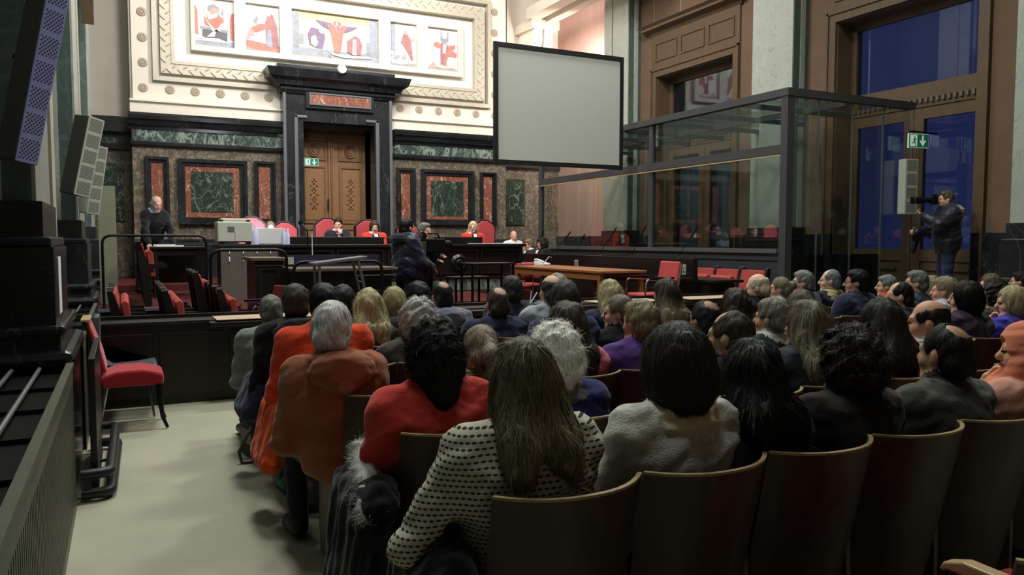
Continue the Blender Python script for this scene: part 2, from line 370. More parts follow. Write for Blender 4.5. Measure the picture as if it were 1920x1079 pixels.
# ---- mural board
b0x, b1x, bz0, bz1 = bw(357, 60)[0], bw(865, 100)[0], bw(357, 95)[1], bw(865, 50.5)[1]
pics = [(365, 438.5, 0, 93, 366), (459.5, 523, 8, 101, 460), (545.5, 707.5, 18, 104.5, 546), (729.5, 778.5, 43, 126, 730), (799.5, 855, 52, 136, 800)]
zt_p, zb_p = bw(546, 18)[1], bw(546, 104.5)[1]
board = MB(); xs = [b0x]
for p in pics: xs += [bw(p[0], 70)[0], bw(p[1], 70)[0]]
xs.append(b1x)
for i in range(0, len(xs), 2): board.box(xs[i], xs[i+1], W-.12, W, bz0, bz1)
for i in range(1, len(xs)-1, 2): board.box(xs[i], xs[i+1], W-.12, W, bz0, zb_p); board.box(xs[i], xs[i+1], W-.12, W, zt_p, bz1)
bpart('mural_board', M['cream'], board)
pc = {k: mat('mural '+k, c, .8, var=.12, vscale=9) for k, c in dict(sky=(232, 226, 198), pale=(238, 236, 228), stone=(158, 160, 164), dark=(112, 112, 120), red=(204, 132, 122), rose=(200, 160, 156), plum=(138, 120, 146), flesh=(220, 206, 190), wine=(170, 124, 126), blue=(158, 164, 182), white=(236, 232, 226), gold=(212, 200, 158)).items()}
def mural(i, bg, shapes):
    x0_, x1_ = xs[2*i+1], xs[2*i+2]; w_, h_ = x1_-x0_, zt_p-zb_p
    root = bpart('mural', pc[bg], MB().box(x0_, x1_, W-.03, W-.02+.03, zb_p, zt_p))
    for k, (c, pts) in enumerate(shapes):
        mb = MB(); yy = W-.031-.0012*(k+1); P = [(x0_+u*w_, yy, zb_p+v*h_) for u, v in pts]; n = len(P)
        mb.add(P, [tuple(range(n))]); mb.build('painted_figure', pc[c], root, fixn=False)
def R_(u0, u1, v0, v1): return [(u0, v0), (u1, v0), (u1, v1), (u0, v1)]
def E_(cu, cv, a, b, n=12): return [(cu+a*math.cos(2*PI*k/n), cv+b*math.sin(2*PI*k/n)) for k in range(n)]
mural(0, 'pale', [('stone', R_(0, 1, 0, .12)), ('blue', [(0, 0), (1, 0), (1, .16), (.6, .06), (0, .12)]), ('red', [(0, .25), (.09, .22), (.08, .7), (.04, .82), (0, .84)]), ('red', [(.9, .18), (1, .16), (1, .76), (.93, .72), (.89, .6)]),
    ('stone', [(.32, .6), (.34, .84), (.48, .9), (.62, .84), (.64, .6)]), ('rose', E_(.5, .74, .1, .08)), ('dark', [(.18, .18), (.2, .38), (.84, .36), (.82, .14), (.6, .2)]), ('stone', [(.14, .42), (.86, .38), (.84, .32), (.16, .36)]),
    ('red', [(.26, .46), (.24, .62), (.4, .56), (.62, .66), (.74, .62), (.74, .44), (.5, .38)]), ('white', [(.28, .72), (.4, .66), (.6, .72), (.56, .62), (.36, .56)]), ('white', [(.24, .62), (.46, .4), (.62, .34), (.8, .48), (.72, .5), (.56, .38), (.5, .22), (.3, .2), (.46, .32)]), ('stone', [(.68, .7), (.76, .9), (.72, .68)]), ('flesh', E_(.36, .68, .05, .05)), ('white', E_(.7, .46, .06, .05)), ('white', [(.05, .16), (.2, .14), (.22, .2), (.1, .2)])])
mural(1, 'pale', [('stone', R_(0, 1, 0, .1)), ('red', [(0, .1), (0, .24), (.5, .2), (1, .16), (1, .04), (.3, .04)]), ('rose', [(.02, .24), (.12, .5), (.22, .5), (.3, .3)]), ('wine', [(.62, .16), (.58, .62), (.66, .8), (.8, .84), (.94, .6), (.98, .12)]), ('blue', [(.62, .14), (.66, .5), (.76, .5), (.8, .12)]), ('red', [(.18, .5), (.4, .6), (.66, .62), (.6, .5), (.3, .4)]), ('flesh', E_(.7, .83, .06, .05)), ('white', [(.1, .3), (.4, .36), (.6, .26), (.3, .2)]), ('flesh', E_(.24, .58, .06, .05)), ('stone', [(.24, .66), (.34, .78), (.4, .7), (.32, .58)])])
mural(2, 'sky', [('gold', R_(.1, .92, .84, 1)), ('stone', R_(0, 1, 0, .2)), ('blue', [(0, .2), (1, .14), (1, .08), (0, .12)]), ('blue', R_(0, .035, .2, 1)), ('stone', R_(.035, .09, .2, .96)), ('stone', R_(.09, .14, .28, .5)), ('blue', R_(.9, .96, .16, 1)), ('stone', R_(.96, 1, .16, 1)), ('stone', R_(.86, .92, .2, .46)),
    ('plum', [(.2, .28), (.18, .5), (.22, .66), (.3, .64), (.37, .6), (.38, .46), (.35, .22), (.28, .22)]), ('white', E_(.345, .6, .035, .05)), ('flesh', [(.22, .3), (.22, .46), (.27, .5), (.3, .34), (.27, .24)]),
    ('plum', [(.27, .84), (.36, .7), (.43, .66), (.46, .8), (.37, .82)]), ('plum', [(.76, .78), (.68, .68), (.6, .62), (.56, .78), (.66, .77)]), ('red', [(.4, .8), (.44, .6), (.48, .22), (.49, .16), (.54, .16), (.56, .22), (.59, .6), (.64, .78), (.56, .76), (.52, .7), (.46, .76)]), ('wine', [(.46, .74), (.48, .84), (.52, .87), (.56, .83), (.57, .74), (.52, .66)]), ('white', E_(.515, .8, .012, .05)), ('white', [(.45, .8), (.5, .72), (.52, .62), (.5, .74)]), ('white', [(.58, .78), (.54, .7), (.53, .62), (.545, .74)]),
    ('wine', [(.63, .2), (.63, .44), (.68, .52), (.73, .6), (.78, .52), (.81, .38), (.79, .16), (.7, .14)]), ('white', [(.69, .16), (.7, .5), (.74, .5), (.735, .14)]), ('rose', [(.7, .18), (.71, .46), (.728, .46), (.725, .16)]), ('flesh', E_(.725, .6, .018, .045)), ('white', [(.44, .16), (.5, .13), (.66, .12), (.9, .14), (.92, .1), (.6, .06), (.46, .1)]), ('stone', [(.42, .1), (.52, .05), (.64, -.0), (.5, .01), (.44, .0)])])
mural(3, 'pale', [('stone', R_(0, .2, .1, 1)), ('blue', R_(.1, .22, .1, .9)), ('stone', R_(0, 1, 0, .1)), ('wine', [(.5, .3), (.42, .56), (.52, .76), (.62, .84), (.72, .74), (.82, .6), (.9, .18), (.78, .14)]), ('rose', [(.72, .72), (.88, .66), (.96, .78), (.96, .64), (.84, .58)]), ('rose', E_(.62, .8, .07, .05)), ('white', [(.0, .2), (.2, .24), (.3, .4), (.46, .5), (.56, .44), (.7, .3), (.84, .12), (.5, .06), (.1, .08)]), ('stone', [(.1, .2), (.34, .28), (.4, .22), (.2, .14)]), ('flesh', E_(.42, .48, .08, .05)), ('rose', [(.4, .16), (.56, .3), (.66, .18)]), ('flesh', E_(.1, .3, .08, .06))])
mural(4, 'white', [('rose', [(0, .02), (.1, .12), (.2, .2), (.36, .12), (.7, .16), (1, .06), (1, 0), (0, 0)]), ('stone', R_(0, 1, 0, .05)), ('wine', [(.44, .14), (.44, .5), (.46, .66), (.6, .7), (.72, .62), (.7, .4), (.64, .14)]), ('red', [(.2, .58), (.26, .68), (.44, .66), (.5, .52), (.32, .54)]), ('red', [(.66, .46), (.74, .62), (.94, .66), (.96, .58), (.86, .5), (1, .46), (.98, .34), (.74, .36), (.56, .14), (.6, .3)]), ('white', [(.52, .44), (.54, .64), (.66, .64), (.62, .42)]), ('stone', E_(.58, .7, .09, .07)), ('white', E_(.58, .86, .09, .1)), ('stone', [(.44, .72), (.46, .95), (.5, .94), (.5, .78), (.66, .78), (.68, .94), (.72, .93), (.72, .7)]), ('white', E_(.58, .85, .075, .085)), ('flesh', [(.2, .1), (.4, .16), (.6, .13), (.8, .14), (.9, .08), (.5, .06)])])

# ---- portal and door
dp = sroot('door_1')
def dpart(name, m, mb, parent=None, **k): return mb.build(name, m, parent or dp, **k)
Yf = W-.36
jx0, jx1 = bw(531.5, 300, Yf)[0], bw(735.5, 300, Yf)[0]
ox0, ox1 = bw(570, 300, Yf)[0], bw(703, 300, Yf)[0]
zlin = bw(640, 232, Yf)[1]; zent = bw(532, 170, Yf)[1]
j = MB().box(jx0, ox0, Yf, W+.1, ZD, zlin); dpart('jamb', M['black'], j)
j = MB().box(ox1, jx1, Yf, W+.1, ZD, zlin); dpart('jamb', M['black'], j)
dpart('lintel', M['black'], MB().box(jx0, jx1, Yf, W+.1, zlin, zent+.05))
for xa_, xb_ in ((jx0, jx0+.07), (jx1-.07, jx1)): dpart('bead', M['beadm'], MB().box(xa_, xb_, Yf-.04, Yf, ZD, zent-.02), bevel=.015)
zi = zlin+.12
dpart('bead', M['beadm'], MB().box(ox0-.2, ox0-.12, Yf-.035, Yf, ZD, zi), bevel=.012); dpart('bead', M['beadm'], MB().box(ox1+.02, ox1+.1, Yf-.035, Yf, ZD, zi), bevel=.012)
dpart('bead', M['beadm'], MB().box(ox0-.2, ox0+.08, Yf-.035, Yf, zi-.06, zi), bevel=.012); dpart('bead', M['beadm'], MB().box(ox1-.2, ox1+.1, Yf-.035, Yf, zi-.06, zi), bevel=.012)
px0_, pzt = bw(581, 177, Yf); px1_, _ = bw(691, 186, Yf); pzb = bw(581, 195, Yf)[1]
pl = dpart('plaque_frame', M['black'], MB().box(px0_-.1, px1_+.1, Yf-.07, Yf, pzb-.1, pzt+.1))
dpart('plaque_bead', M['beadm'], MB().frame(px0_-.03, px1_+.03, pzb-.03, pzt+.03, .03, Yf-.1, Yf), pl)
dpart('red_plaque', M['redm'], MB().box(px0_, px1_, Yf-.085, Yf, pzb, pzt), pl)
# cornice of the portal, mitred by nesting boxes
zc0 = zent-.04; ztip = bw(511.6, 124, Yf-.3)[1]
cz = [(zc0, .04), (zc0+.06, .07), (zc0+.12, .07), (zc0+.15, .16), (zc0+.24, .2), (zc0+.30, .30), (ztip-.06, .34), (ztip, .36)]
cm = MB()
for (za, o1), (zb_, o2) in zip(cz[:-1], cz[1:]):
    a = [(jx0-o1, Yf-o1, za), (jx1+o1, Yf-o1, za), (jx1+o1, W+.02, za), (jx0-o1, W+.02, za)]; b = [(jx0-o2, Yf-o2, zb_), (jx1+o2, Yf-o2, zb_), (jx1+o2, W+.02, zb_), (jx0-o2, W+.02, zb_)]
    cm.add(a+b, [(0, 1, 5, 4), (1, 2, 6, 5), (2, 3, 7, 6), (3, 0, 4, 7)])
cm.add([(jx0-.36, Yf-.36, ztip), (jx1+.36, Yf-.36, ztip), (jx1+.36, W+.02, ztip), (jx0-.36, W+.02, ztip)], [(0, 1, 2, 3)])
crn = dpart('portal_cornice', M['black'], cm)
dpart('top_block', M['black'], MB().box(jx0-.12, jx1+.05, Yf-.1, W, ztip, ztip+.12), crn)
nd = 44
dent = MB().box(-.022, .022, -.03, 0, 0, .05)
d0 = dpart('dentil', M['black'], dent)
for i in range(nd):
    o = d0 if i == 0 else link_copy(d0, parent=dp); o.location = (jx0-.05+(jx1-jx0+.1)*(i+.5)/nd, Yf-.075, zc0+.065)
dpart('roundel', M['white'], MB().lathe([(.04, -.03), (.06, -.05), (.09, -.05), (.1, -.02), (.1, .03)], ((jx0+jx1)/2-.02, Yf-.38, ztip+.06), 18, 'y'), crn, smooth=True)
# reveal cornice under the lintel and transom recess
dpart('reveal_cornice', M['black'], MB().prism([(W-.25, zlin), (W-.2, zlin-.1), (W+.2, zlin-.16), (W+.3, zlin-.16), (W+.3, zlin)], ox0, ox1, 'x'))
Yd = W+.42
dx0, dx1 = ox0, ox1
dzt = bw(572, 248, Yd)[1]
struct('wall_back_recess', MB().box(ox0-.1, ox1+.1, Yd+.08, Yd+.25, ZD, zlin+.1), M['ebony'])
dpart('reveal', M['black'], MB().box(ox0-.1, ox0, W+.1, Yd+.1, ZD, zlin)); dpart('reveal', M['black'], MB().box(ox1, ox1+.1, W+.1, Yd+.1, ZD, zlin))
dpart('reveal_capital', M['black'], MB().box(ox1-.05, ox1, W-.1, Yd, dzt+.02, dzt+.2))
dpart('door_head', M['oakc'], MB().box(dx0, dx1, Yd-.06, Yd+.05, dzt-.1, dzt))
lw = (dx1-dx0)/2
for s in range(2):
    a = dx0+s*lw; b = a+lw
    lf = dpart('door_leaf', M['oak'], MB().box(a+.004, b-.004, Yd, Yd+.07, ZD+.01, dzt-.1))
    ia, ib = a+.09, b-.13 if s == 0 else b-.09
    if s: ia = a+.16
    z1, z2 = dzt-.2, dzt-.62; z3, z4 = dzt-.74, bw(575, 419, Yd)[1]; z5, z6 = z4-.1, ZD+.14
    for (ta, tb) in ((z2, z1), (z4, z3), (z6, z5)):
        fm = dpart('panel_moulding', M['oakc'], MB().frame(ia, ib, ta, tb, .045, Yd-.03, Yd+.01), lf)
        dpart('panel', M['oak'], MB().box(ia+.08, ib-.08, Yd-.015, Yd+.01, ta+.08, tb-.08), lf)
    cxp = (ia+ib)/2
    dpart('rosette', M['oakc'], MB().lathe([(.0, -.06), (.03, -.06), (.04, -.03), (.08, -.045), (.1, -.02), (.13, -.035), (.15, 0)], (cxp, Yd-.01, (z1+z2)/2), 18, 'y'), lf, smooth=True)
    # carved arabesque on the long panel
    cv = MB()
    for q in range(7):
        zz = z4+.35+(z3-z4-.7)*q/6
        for sg in (-1, 1): cv.lathe([(.0, -.03), (.02, -.025), (.03, 0)], (cxp+sg*.035*(1+(q % 2)), Yd-.012, zz), 8, 'y')
        cv.lathe([(.0, -.035), (.025, -.02), (.03, 0)], (cxp, Yd-.012, zz+.05), 8, 'y')
    dpart('carving', M['oakc'], cv, lf, smooth=True)
st = dpart('meeting_stile', M['oak'], MB().box(dx0+lw-.09, dx0+lw+.05, Yd-.05, Yd+.01, ZD+.02, dzt-.1))
dpart('stile_reed', M['oakc'], MB().cyl((dx0+lw-.02, Yd-.055, ZD+.05), (dx0+lw-.02, Yd-.055, dzt-.12), .025, 10), st, smooth=True)
dpart('keystone', M['oakc'], MB().box(dx0+lw-.1, dx0+lw+.06, Yd-.09, Yd, dzt-.18, dzt-.08), st)
dpart('escutcheon', M['ebony'], MB().box(dx0+lw-.12, dx0+lw-.085, Yd-.07, Yd-.05, 1.9+.3, 2.45), st)
# exit signs: green board, white pictogram half and arrow
def exit_sign(label, origin, ux, w_, h_, nrm):
    """origin: lower left corner, ux: unit vector along the sign, nrm: outward normal"""
    root = thing('exit_sign', label, 'exit sign', origin); ux = Vector(ux); n = Vector(nrm)
    def Q(u, v, o): return tuple(ux*(u*w_)+Vector((0, 0, v*h_))+n*o)
    def slab(pts, o, name, m, t=.004):
        mb = MB(); k = len(pts); mb.add([Q(u, v, o) for u, v in pts]+[Q(u, v, o-t) for u, v in pts], [tuple(range(k)), tuple(range(k, 2*k))[::-1]]+[(i, (i+1) % k, k+(i+1) % k, k+i) for i in range(k)]); mb.build(name, m, root)
    slab(R_(0, 1, 0, 1), .0, 'border', M['signw'], .02)
    slab(R_(.02, .98, .04, .96), .004, 'board', M['signg'])
    slab(R_(.08, .42, .1, .9), .007, 'doorway', M['signw'])
    g = M['signg']
    slab([(u, v) for u, v in E_(.29, .76, .03, .06, 8)], .01, 'runner', g)
    slab([(.2, .58), (.26, .68), (.33, .66), (.3, .46), (.36, .36), (.3, .34), (.26, .42), (.2, .3), (.13, .26), (.2, .4), (.25, .5), (.24, .6)], .01, 'runner', g)
    slab([(.3, .62), (.38, .56), (.39, .6), (.32, .68)], .01, 'runner', g)
    slab([(.3, .38), (.36, .28), (.34, .14), (.31, .14), (.32, .27), (.27, .36)], .01, 'runner', g)
    slab(R_(.665, .735, .3, .88), .007, 'arrow', M['signw']); slab([(.7, .12), (.86, .5), (.8, .54), (.7, .3), (.6, .54), (.54, .5)], .0074, 'arrow', M['signw'])
    return root
sx0, sz1 = bw(570, 296.5, Yd-.03); sx1, sz0 = bw(597, 311.5, Yd-.03)
exit_sign('small green exit sign on the left leaf of the oak door', (sx0, Yd-.035, sz0), (1, 0, 0), (sx1-sx0), sz1-sz0, (0, -1, 0))
# ------------------------------------------------------------------ side walls
PY = [(14.6, 15.56), (9.79, 10.73), (5.13, 6.07), (.35, 1.3)]
wl = struct('wall_left', MB().box(XL-.2, XL, -3.2, WN+.2, 0, CEIL), M['pild'])
wr = sroot('wall_right')
# right wall is pierced by the door bays
BAYS = [(12.77, 1.2), (7.97, 1.2)]
OT = 5.07
seg = MB(); ys = [-3.2]
for c, h in sorted(BAYS): ys += [c-h, c+h]
ys.append(16.0)
for i in range(0, len(ys), 2): seg.box(XR, XR+.6, ys[i], ys[i+1], 0, CEIL)
for c, h in BAYS: seg.box(XR, XR+.6, c-h, c+h, OT, CEIL)
seg.build('fabric_wall', M['fabric'], wr)
MB().box(XR, XR+.6, 16.0, WN+.2, 0, CEIL).build('rose_wall', M['pink'], wr)
dado = MB()
for i in range(0, len(ys), 2): dado.box(XR-.06, XR, ys[i], ys[i+1] if i < 4 else WN, 0, 1.6)
dado.build('dado', M['black'], wr)
seam = MB().box(XR-.012, XR, -.006, .006, 5.9, CEIL).build('fabric_seam', M['armw'], wr)
for i, y in enumerate((14.1, 13.2, 11.6, 9.5)):
    o = seam if i == 0 else link_copy(seam, parent=wr); o.location = (0, y, 0)
def pilaster(side, y0, y1, label):
    xf, xw = (PRX, XR) if side > 0 else (PLX, XL)
    sg = 1 if side > 0 else -1
    r = sroot('wall_right_pilaster' if side > 0 else 'wall_left_pilaster')
    MB().box(xf, xw, y0, y1, 1.72, CEIL).build('shaft', M['pilm'] , r)
    # dark green return with a pale strip on the face toward the room's rear
    MB().box(xf+sg*.02, xw, y0-.012, y0, 1.72, CEIL).build('return_face', M['pild'], r)
    MB().box(xf+sg*.16, xf+sg*.26, y0-.03, y0, 1.72, CEIL).build('return_strip', M['pilm'], r)
    def ring(z0, z1, e, name, m=M['black'], bev=0): MB().box(xf-sg*e, xw, y0-e, y1+e, z0, z1).build(name, m, r, bevel=bev)
    ring(1.52, 1.72, .03, 'neck_block'); ring(1.46, 1.52, .07, 'neck_moulding', bev=.015)
    ring(1.02, 1.46, .08, 'pedestal'); ring(.96, 1.02, .13, 'pedestal_moulding', bev=.02)
    ring(.88, .96, .1, 'scotia'); ring(.78, .88, .17, 'torus', bev=.045); ring(.0, .78, .14, 'plinth')
    return r
for y0, y1 in PY[:3]: pilaster(1, y0, y1, '')
for y0, y1 in PY[:3]: pilaster(-1, y0, y1, '')
# cream strips between the left pilasters
st = MB(); 
for y in (6.35, 11.05): st.box(XL, PLX+.0, y, y+.28, 1.5, CEIL)
st.build('cream_strip', M['gilt'], wl)
# entablature, console and capital high in the far right corner
ent = struct('trim_1', MB().box(9.75, 10.6, 12.6, WN, 8.05, 8.6), M['cream'])
con = sroot('trim_2')
for x in (9.42, 9.72):
    MB().prism([(17.95, 5.3), (17.62, 5.75), (17.72, 6.0), (17.6, 6.35), (17.5, 6.55), (17.5, 6.85), (18.35, 6.85), (18.35, 5.3)], x, x+.24, 'x').build('console', M['white'], con)
MB().box(9.3, 10.1, 17.4, WN, 6.85, 7.05).build('abacus', M['cream'], con)
bm_ = struct('trim_3', MB().box(9.2, 9.55, 12.6, 17.5, 7.05, 7.3).box(9.7, 9.95, 12.6, 17.6, 7.0, 7.2), M['cream'])
# wall flood lamp fixed to the far pilaster
fl = thing('flood_lamp', 'small glowing flood lamp on the far grey marble pilaster above the screen', 'lamp', (PRX-.05, 15.62, 5.6))
MB().box(-.06, .06, 0, .1, -.16, .16).build('housing', M['putty'], fl, bevel=.01)
MB().box(-.05, .05, .1, .105, -.14, .14).build('lens', M['lampg'], fl)
MB().box(.0, .08, -.02, .0, -.05, .05).build('bracket', M['steel'], fl)

# ---- tall joinery bays in the right wall
def bay(n, c, h):
    r = sroot('door_%d' % n); D = M['oakd']
    def b(name, mb, m=D, p=None, **k): return mb.build(name, m, p or r, **k)
    a = .17
    b('architrave', MB().box(XR-.05, XR+.02, c-h-a, c-h, ZC, OT+a)); b('architrave', MB().box(XR-.05, XR+.02, c+h, c+h+a, ZC, OT+a)); b('architrave', MB().box(XR-.05, XR+.02, c-h, c+h, OT, OT+a))
    b('architrave_bead', MB().box(XR-.075, XR-.05, c-h-a, c-h-a+.04, ZC, OT+a).box(XR-.075, XR-.05, c+h+a-.04, c+h+a, ZC, OT+a).box(XR-.075, XR-.05, c-h-a, c+h+a, OT+a-.04, OT+a))
    fz = b('frieze_board', MB().box(XR-.04, XR+.01, c-h-a, c+h+a, OT+a, OT+a+.72))
    for k in range(3):
        y = c+(k-1)*.86; b('panel_moulding', MB().box(XR-.06, XR-.04, y-.37, y+.37, OT+a+.16, OT+a+.19).box(XR-.06, XR-.04, y-.37, y+.37, OT+a+.52, OT+a+.55).box(XR-.06, XR-.04, y-.37, y-.34, OT+a+.19, OT+a+.52).box(XR-.06, XR-.04, y+.34, y+.37, OT+a+.19, OT+a+.52), p=fz)
    zc = OT+a+.72
    cm = MB()
    for (o1, za), (o2, zb) in zip([(.04, zc), (.08, zc+.06), (.2, zc+.12), (.2, zc+.17), (.26, zc+.22)][:-1], [(.08, zc+.06), (.2, zc+.12), (.2, zc+.17), (.26, zc+.22)]):
        A = [(XR-o1, c-h-a-o1, za), (XR-o1, c+h+a+o1, za), (XR, c+h+a+o1, za), (XR, c-h-a-o1, za)]; B = [(XR-o2, c-h-a-o2, zb), (XR-o2, c+h+a+o2, zb), (XR, c+h+a+o2, zb), (XR, c-h-a-o2, zb)]
        cm.add(A+B, [(0, 1, 5, 4), (1, 2, 6, 5), (2, 3, 7, 6), (3, 0, 4, 7)])
    cm.add([(XR-.26, c-h-a-.26, zc+.22), (XR-.26, c+h+a+.26, zc+.22), (XR, c+h+a+.26, zc+.22), (XR, c-h-a-.26, zc+.22)], [(0, 1, 2, 3)])
    b('cornice', cm)
    b('reveal', MB().box(XR, XR+.45, c-h, c-h+.02, ZC, OT)); b('reveal', MB().box(XR, XR+.45, c+h-.02, c+h, ZC, OT)); b('reveal', MB().box(XR, XR+.45, c-h, c+h, OT-.02, OT))
    X = XR+.36; tz = 3.68
    b('transom_bar', MB().box(X-.06, X+.06, c-h, c+h, tz-.16, tz+.12))
    d0 = b('dentil', MB().box(X-.1, X-.06, -.022, .022, tz-.1, tz-.03), M['panelw'])
    for i in range(26):
        o = d0 if i == 0 else link_copy(d0, parent=r); o.location = (0, c-h+.06+i*(2*h-.12)/25, 0)
    tr = b('transom_frame', MB().box(X-.04, X+.04, c-h, c-h+.12, tz+.12, OT).box(X-.04, X+.04, c+h-.12, c+h, tz+.12, OT).box(X-.04, X+.04, c-h+.12, c+h-.12, OT-.14, OT).box(X-.04, X+.04, c-h+.12, c+h-.12, tz+.12, tz+.2))
    b('transom_pane', MB().box(X-.005, X+.005, c-h+.12, c+h-.12, tz+.2, OT-.14), M['glassb'], tr)
    for s in (-1, 1):
        y0, y1 = (c-h+.02, c-.005) if s < 0 else (c+.005, c+h-.02)
        lf = b('door_leaf', MB().box(X-.04, X+.04, y0, y0+.16, ZC, tz-.16).box(X-.04, X+.04, y1-.16, y1, ZC, tz-.16).box(X-.04, X+.04, y0+.16, y1-.16, tz-.34, tz-.16).box(X-.04, X+.04, y0+.16, y1-.16, ZC, ZC+.2).box(X-.04, X+.04, y0+.16, y1-.16, 1.18, 1.36))
        b('lower_panel', MB().box(X-.02, X+.02, y0+.16, y1-.16, ZC+.2, 1.18), D, lf)
        b('pane', MB().box(X-.005, X+.005, y0+.16, y1-.16, 1.36, tz-.34), M['glassb'], lf)
        b('panel_moulding', MB().box(X-.05, X-.02, y0+.24, y1-.24, ZC+.3, ZC+.34).box(X-.05, X-.02, y0+.24, y1-.24, 1.04, 1.08), D, lf)
for n, (c, h) in enumerate(BAYS): bay(n+2, c, h)
# beyond the far bay: dark box added to darken the panes, with pale curtains
struct('wall_dark_backing', MB().box(XR+1.3, XR+1.4, 10.9, 14.8, 0, 6.2).box(XR+.6, XR+1.3, 14.75, 14.85, 0, 6.2).box(XR+.6, XR+1.3, 10.75, 10.85, 0, 6.2), M['ebony2'])
cu = MB(); cp = [(XR+.62+.03*math.sin(i*1.3), 11.6+i*.04) for i in range(60)]
cu.add([(x, y, z) for x, y in cp for z in (.3, 3.5)], [(2*i, 2*i+1, 2*i+3, 2*i+2) for i in range(59)])
tag(cu.build('curtain', mat('pale olive curtain', (150, 140, 112), .9), smooth=True), 'pale pleated curtain behind the door panes inside the dock', 'curtain')

# ------------------------------------------------------------------ glass dock
GX, GY0, GY1, GZ = 8.0, 7.7, 14.6, 3.5
gb = thing('glass_dock', 'long glass walled dock with grey metal frame along the right wall', 'glass box', (GX, GY0, 0))
def g(name, mb, m, p=None, **k):
    mb.v = [(x-GX, y-GY0, z) for x, y, z in mb.v]; return mb.build(name, m, p or gb, **k)
zm0, zm1, zs0, zs1 = 2.67, 2.79, 1.28, 1.38
g('floor_slab', MB().box(GX, XR-.07, GY0, GY1, ZC, ZC+.25), M['boxp'])
F = M['boxf']
g('corner_post', MB().box(GX-.04, GX+.08, GY0-.04, GY0+.08, 0, GZ), F); g('end_post', MB().box(GX-.03, GX+.07, GY1-.08, GY1, ZC, GZ), F)
ym = onX(GX, 1221, 350)[1]
g('middle_post', MB().box(GX-.02, GX+.06, ym-.05, ym+.05, ZC, GZ), F)
g('top_rail', MB().box(GX-.05, GX+.08, GY0-.05, GY1, GZ-.07, GZ+.03), F); g('top_rail', MB().box(GX+.08, XR-.08, GY0-.05, GY0+.05, GZ-.07, GZ+.03), F)
g('middle_rail', MB().box(GX-.03, GX+.06, GY0+.08, GY1-.08, zm0, zm1), F)
g('rail_trim', MB().box(GX-.04, GX-.03, GY0+.08, GY1-.08, zm0-.03, zm0-.012), M['armw'])
g('sill', MB().box(GX-.08, GX+.1, GY0+.08, GY1-.08, zs0+.04, zs1), M['alu']); g('sill_rail', MB().box(GX-.04, GX+.08, GY0+.08, GY1-.08, zs0-.06, zs0+.04), F)
for a, b in ((GY0+.08, 9.35), (9.36, ym-.05), (ym+.05, 12.6), (12.61, GY1-.08)): g('lower_panel', MB().box(GX-.02, GX+.04, a, b, ZC, zs0-.06), M['boxp'])
cuts_hi = [GY0+.08, onX(GX, 1369, 250)[1], onX(GX, 1291, 250)[1], ym-.05, ym+.05, 12.5, GY1-.08]
for a, b in zip(cuts_hi[:-1], cuts_hi[1:]):
    if b-a > .2: g('pane', MB().box(GX+.01, GX+.022, a+.004, b-.004, zm1, GZ-.07), M['glass'])
for a, b in ((GY0+.08, ym-.05), (ym+.05, GY1-.08)): g('pane', MB().box(GX+.01, GX+.022, a, b, zs1, zm0), M['glass'])
xsn = [GX+.08]+[onY(GY0, p, 350)[0] for p in (1534, 1597, 1654)]+[XR-.1]
for i, (a, b) in enumerate(zip(xsn[:-1], xsn[1:])):
    g('end_pane', MB().box(a+.004, b-.004, GY0+.01, GY0+.022, ZC if i == 3 else .3, GZ-.07), M['glass'])
    if i: g('glass_joint', MB().box(a-.006, a+.006, GY0+.005, GY0+.03, .1, GZ-.07), M['alu'])
g('end_plinth', MB().box(GX+.08, xsn[3], GY0+.03, GY0+.08, .02, 1.3), M['riser'])
for i in range(7):
    y = GY0+.05+i*.98; g('roof_pane', MB().box(GX+.08, XR-.27, y, y+.95, GZ-.01, GZ+.005), M['glass'])
    y = GY0+.9+i*.98; g('roof_beam', MB().box(GX+.08, XR-.28, y-.03, y+.03, GZ-.09, GZ-.02), F)
g('roof_beam', MB().box(9.2, 9.26, GY0+.1, GY1, GZ-.1, GZ-.02), F)
g('bench', MB().box(GX+1.0, GX+1.4, GY0+1.2, GY1-.3, ZC+.25, ZC+.7).box(GX+1.36, GX+1.42, GY0+1.2, GY1-.3, ZC+.25, 1.35), M['oakd'])
g('desk_ledge', MB().box(GX+.1, GX+.4, GY0+.3, GY1-.3, 1.2, 1.25), M['oakd'])

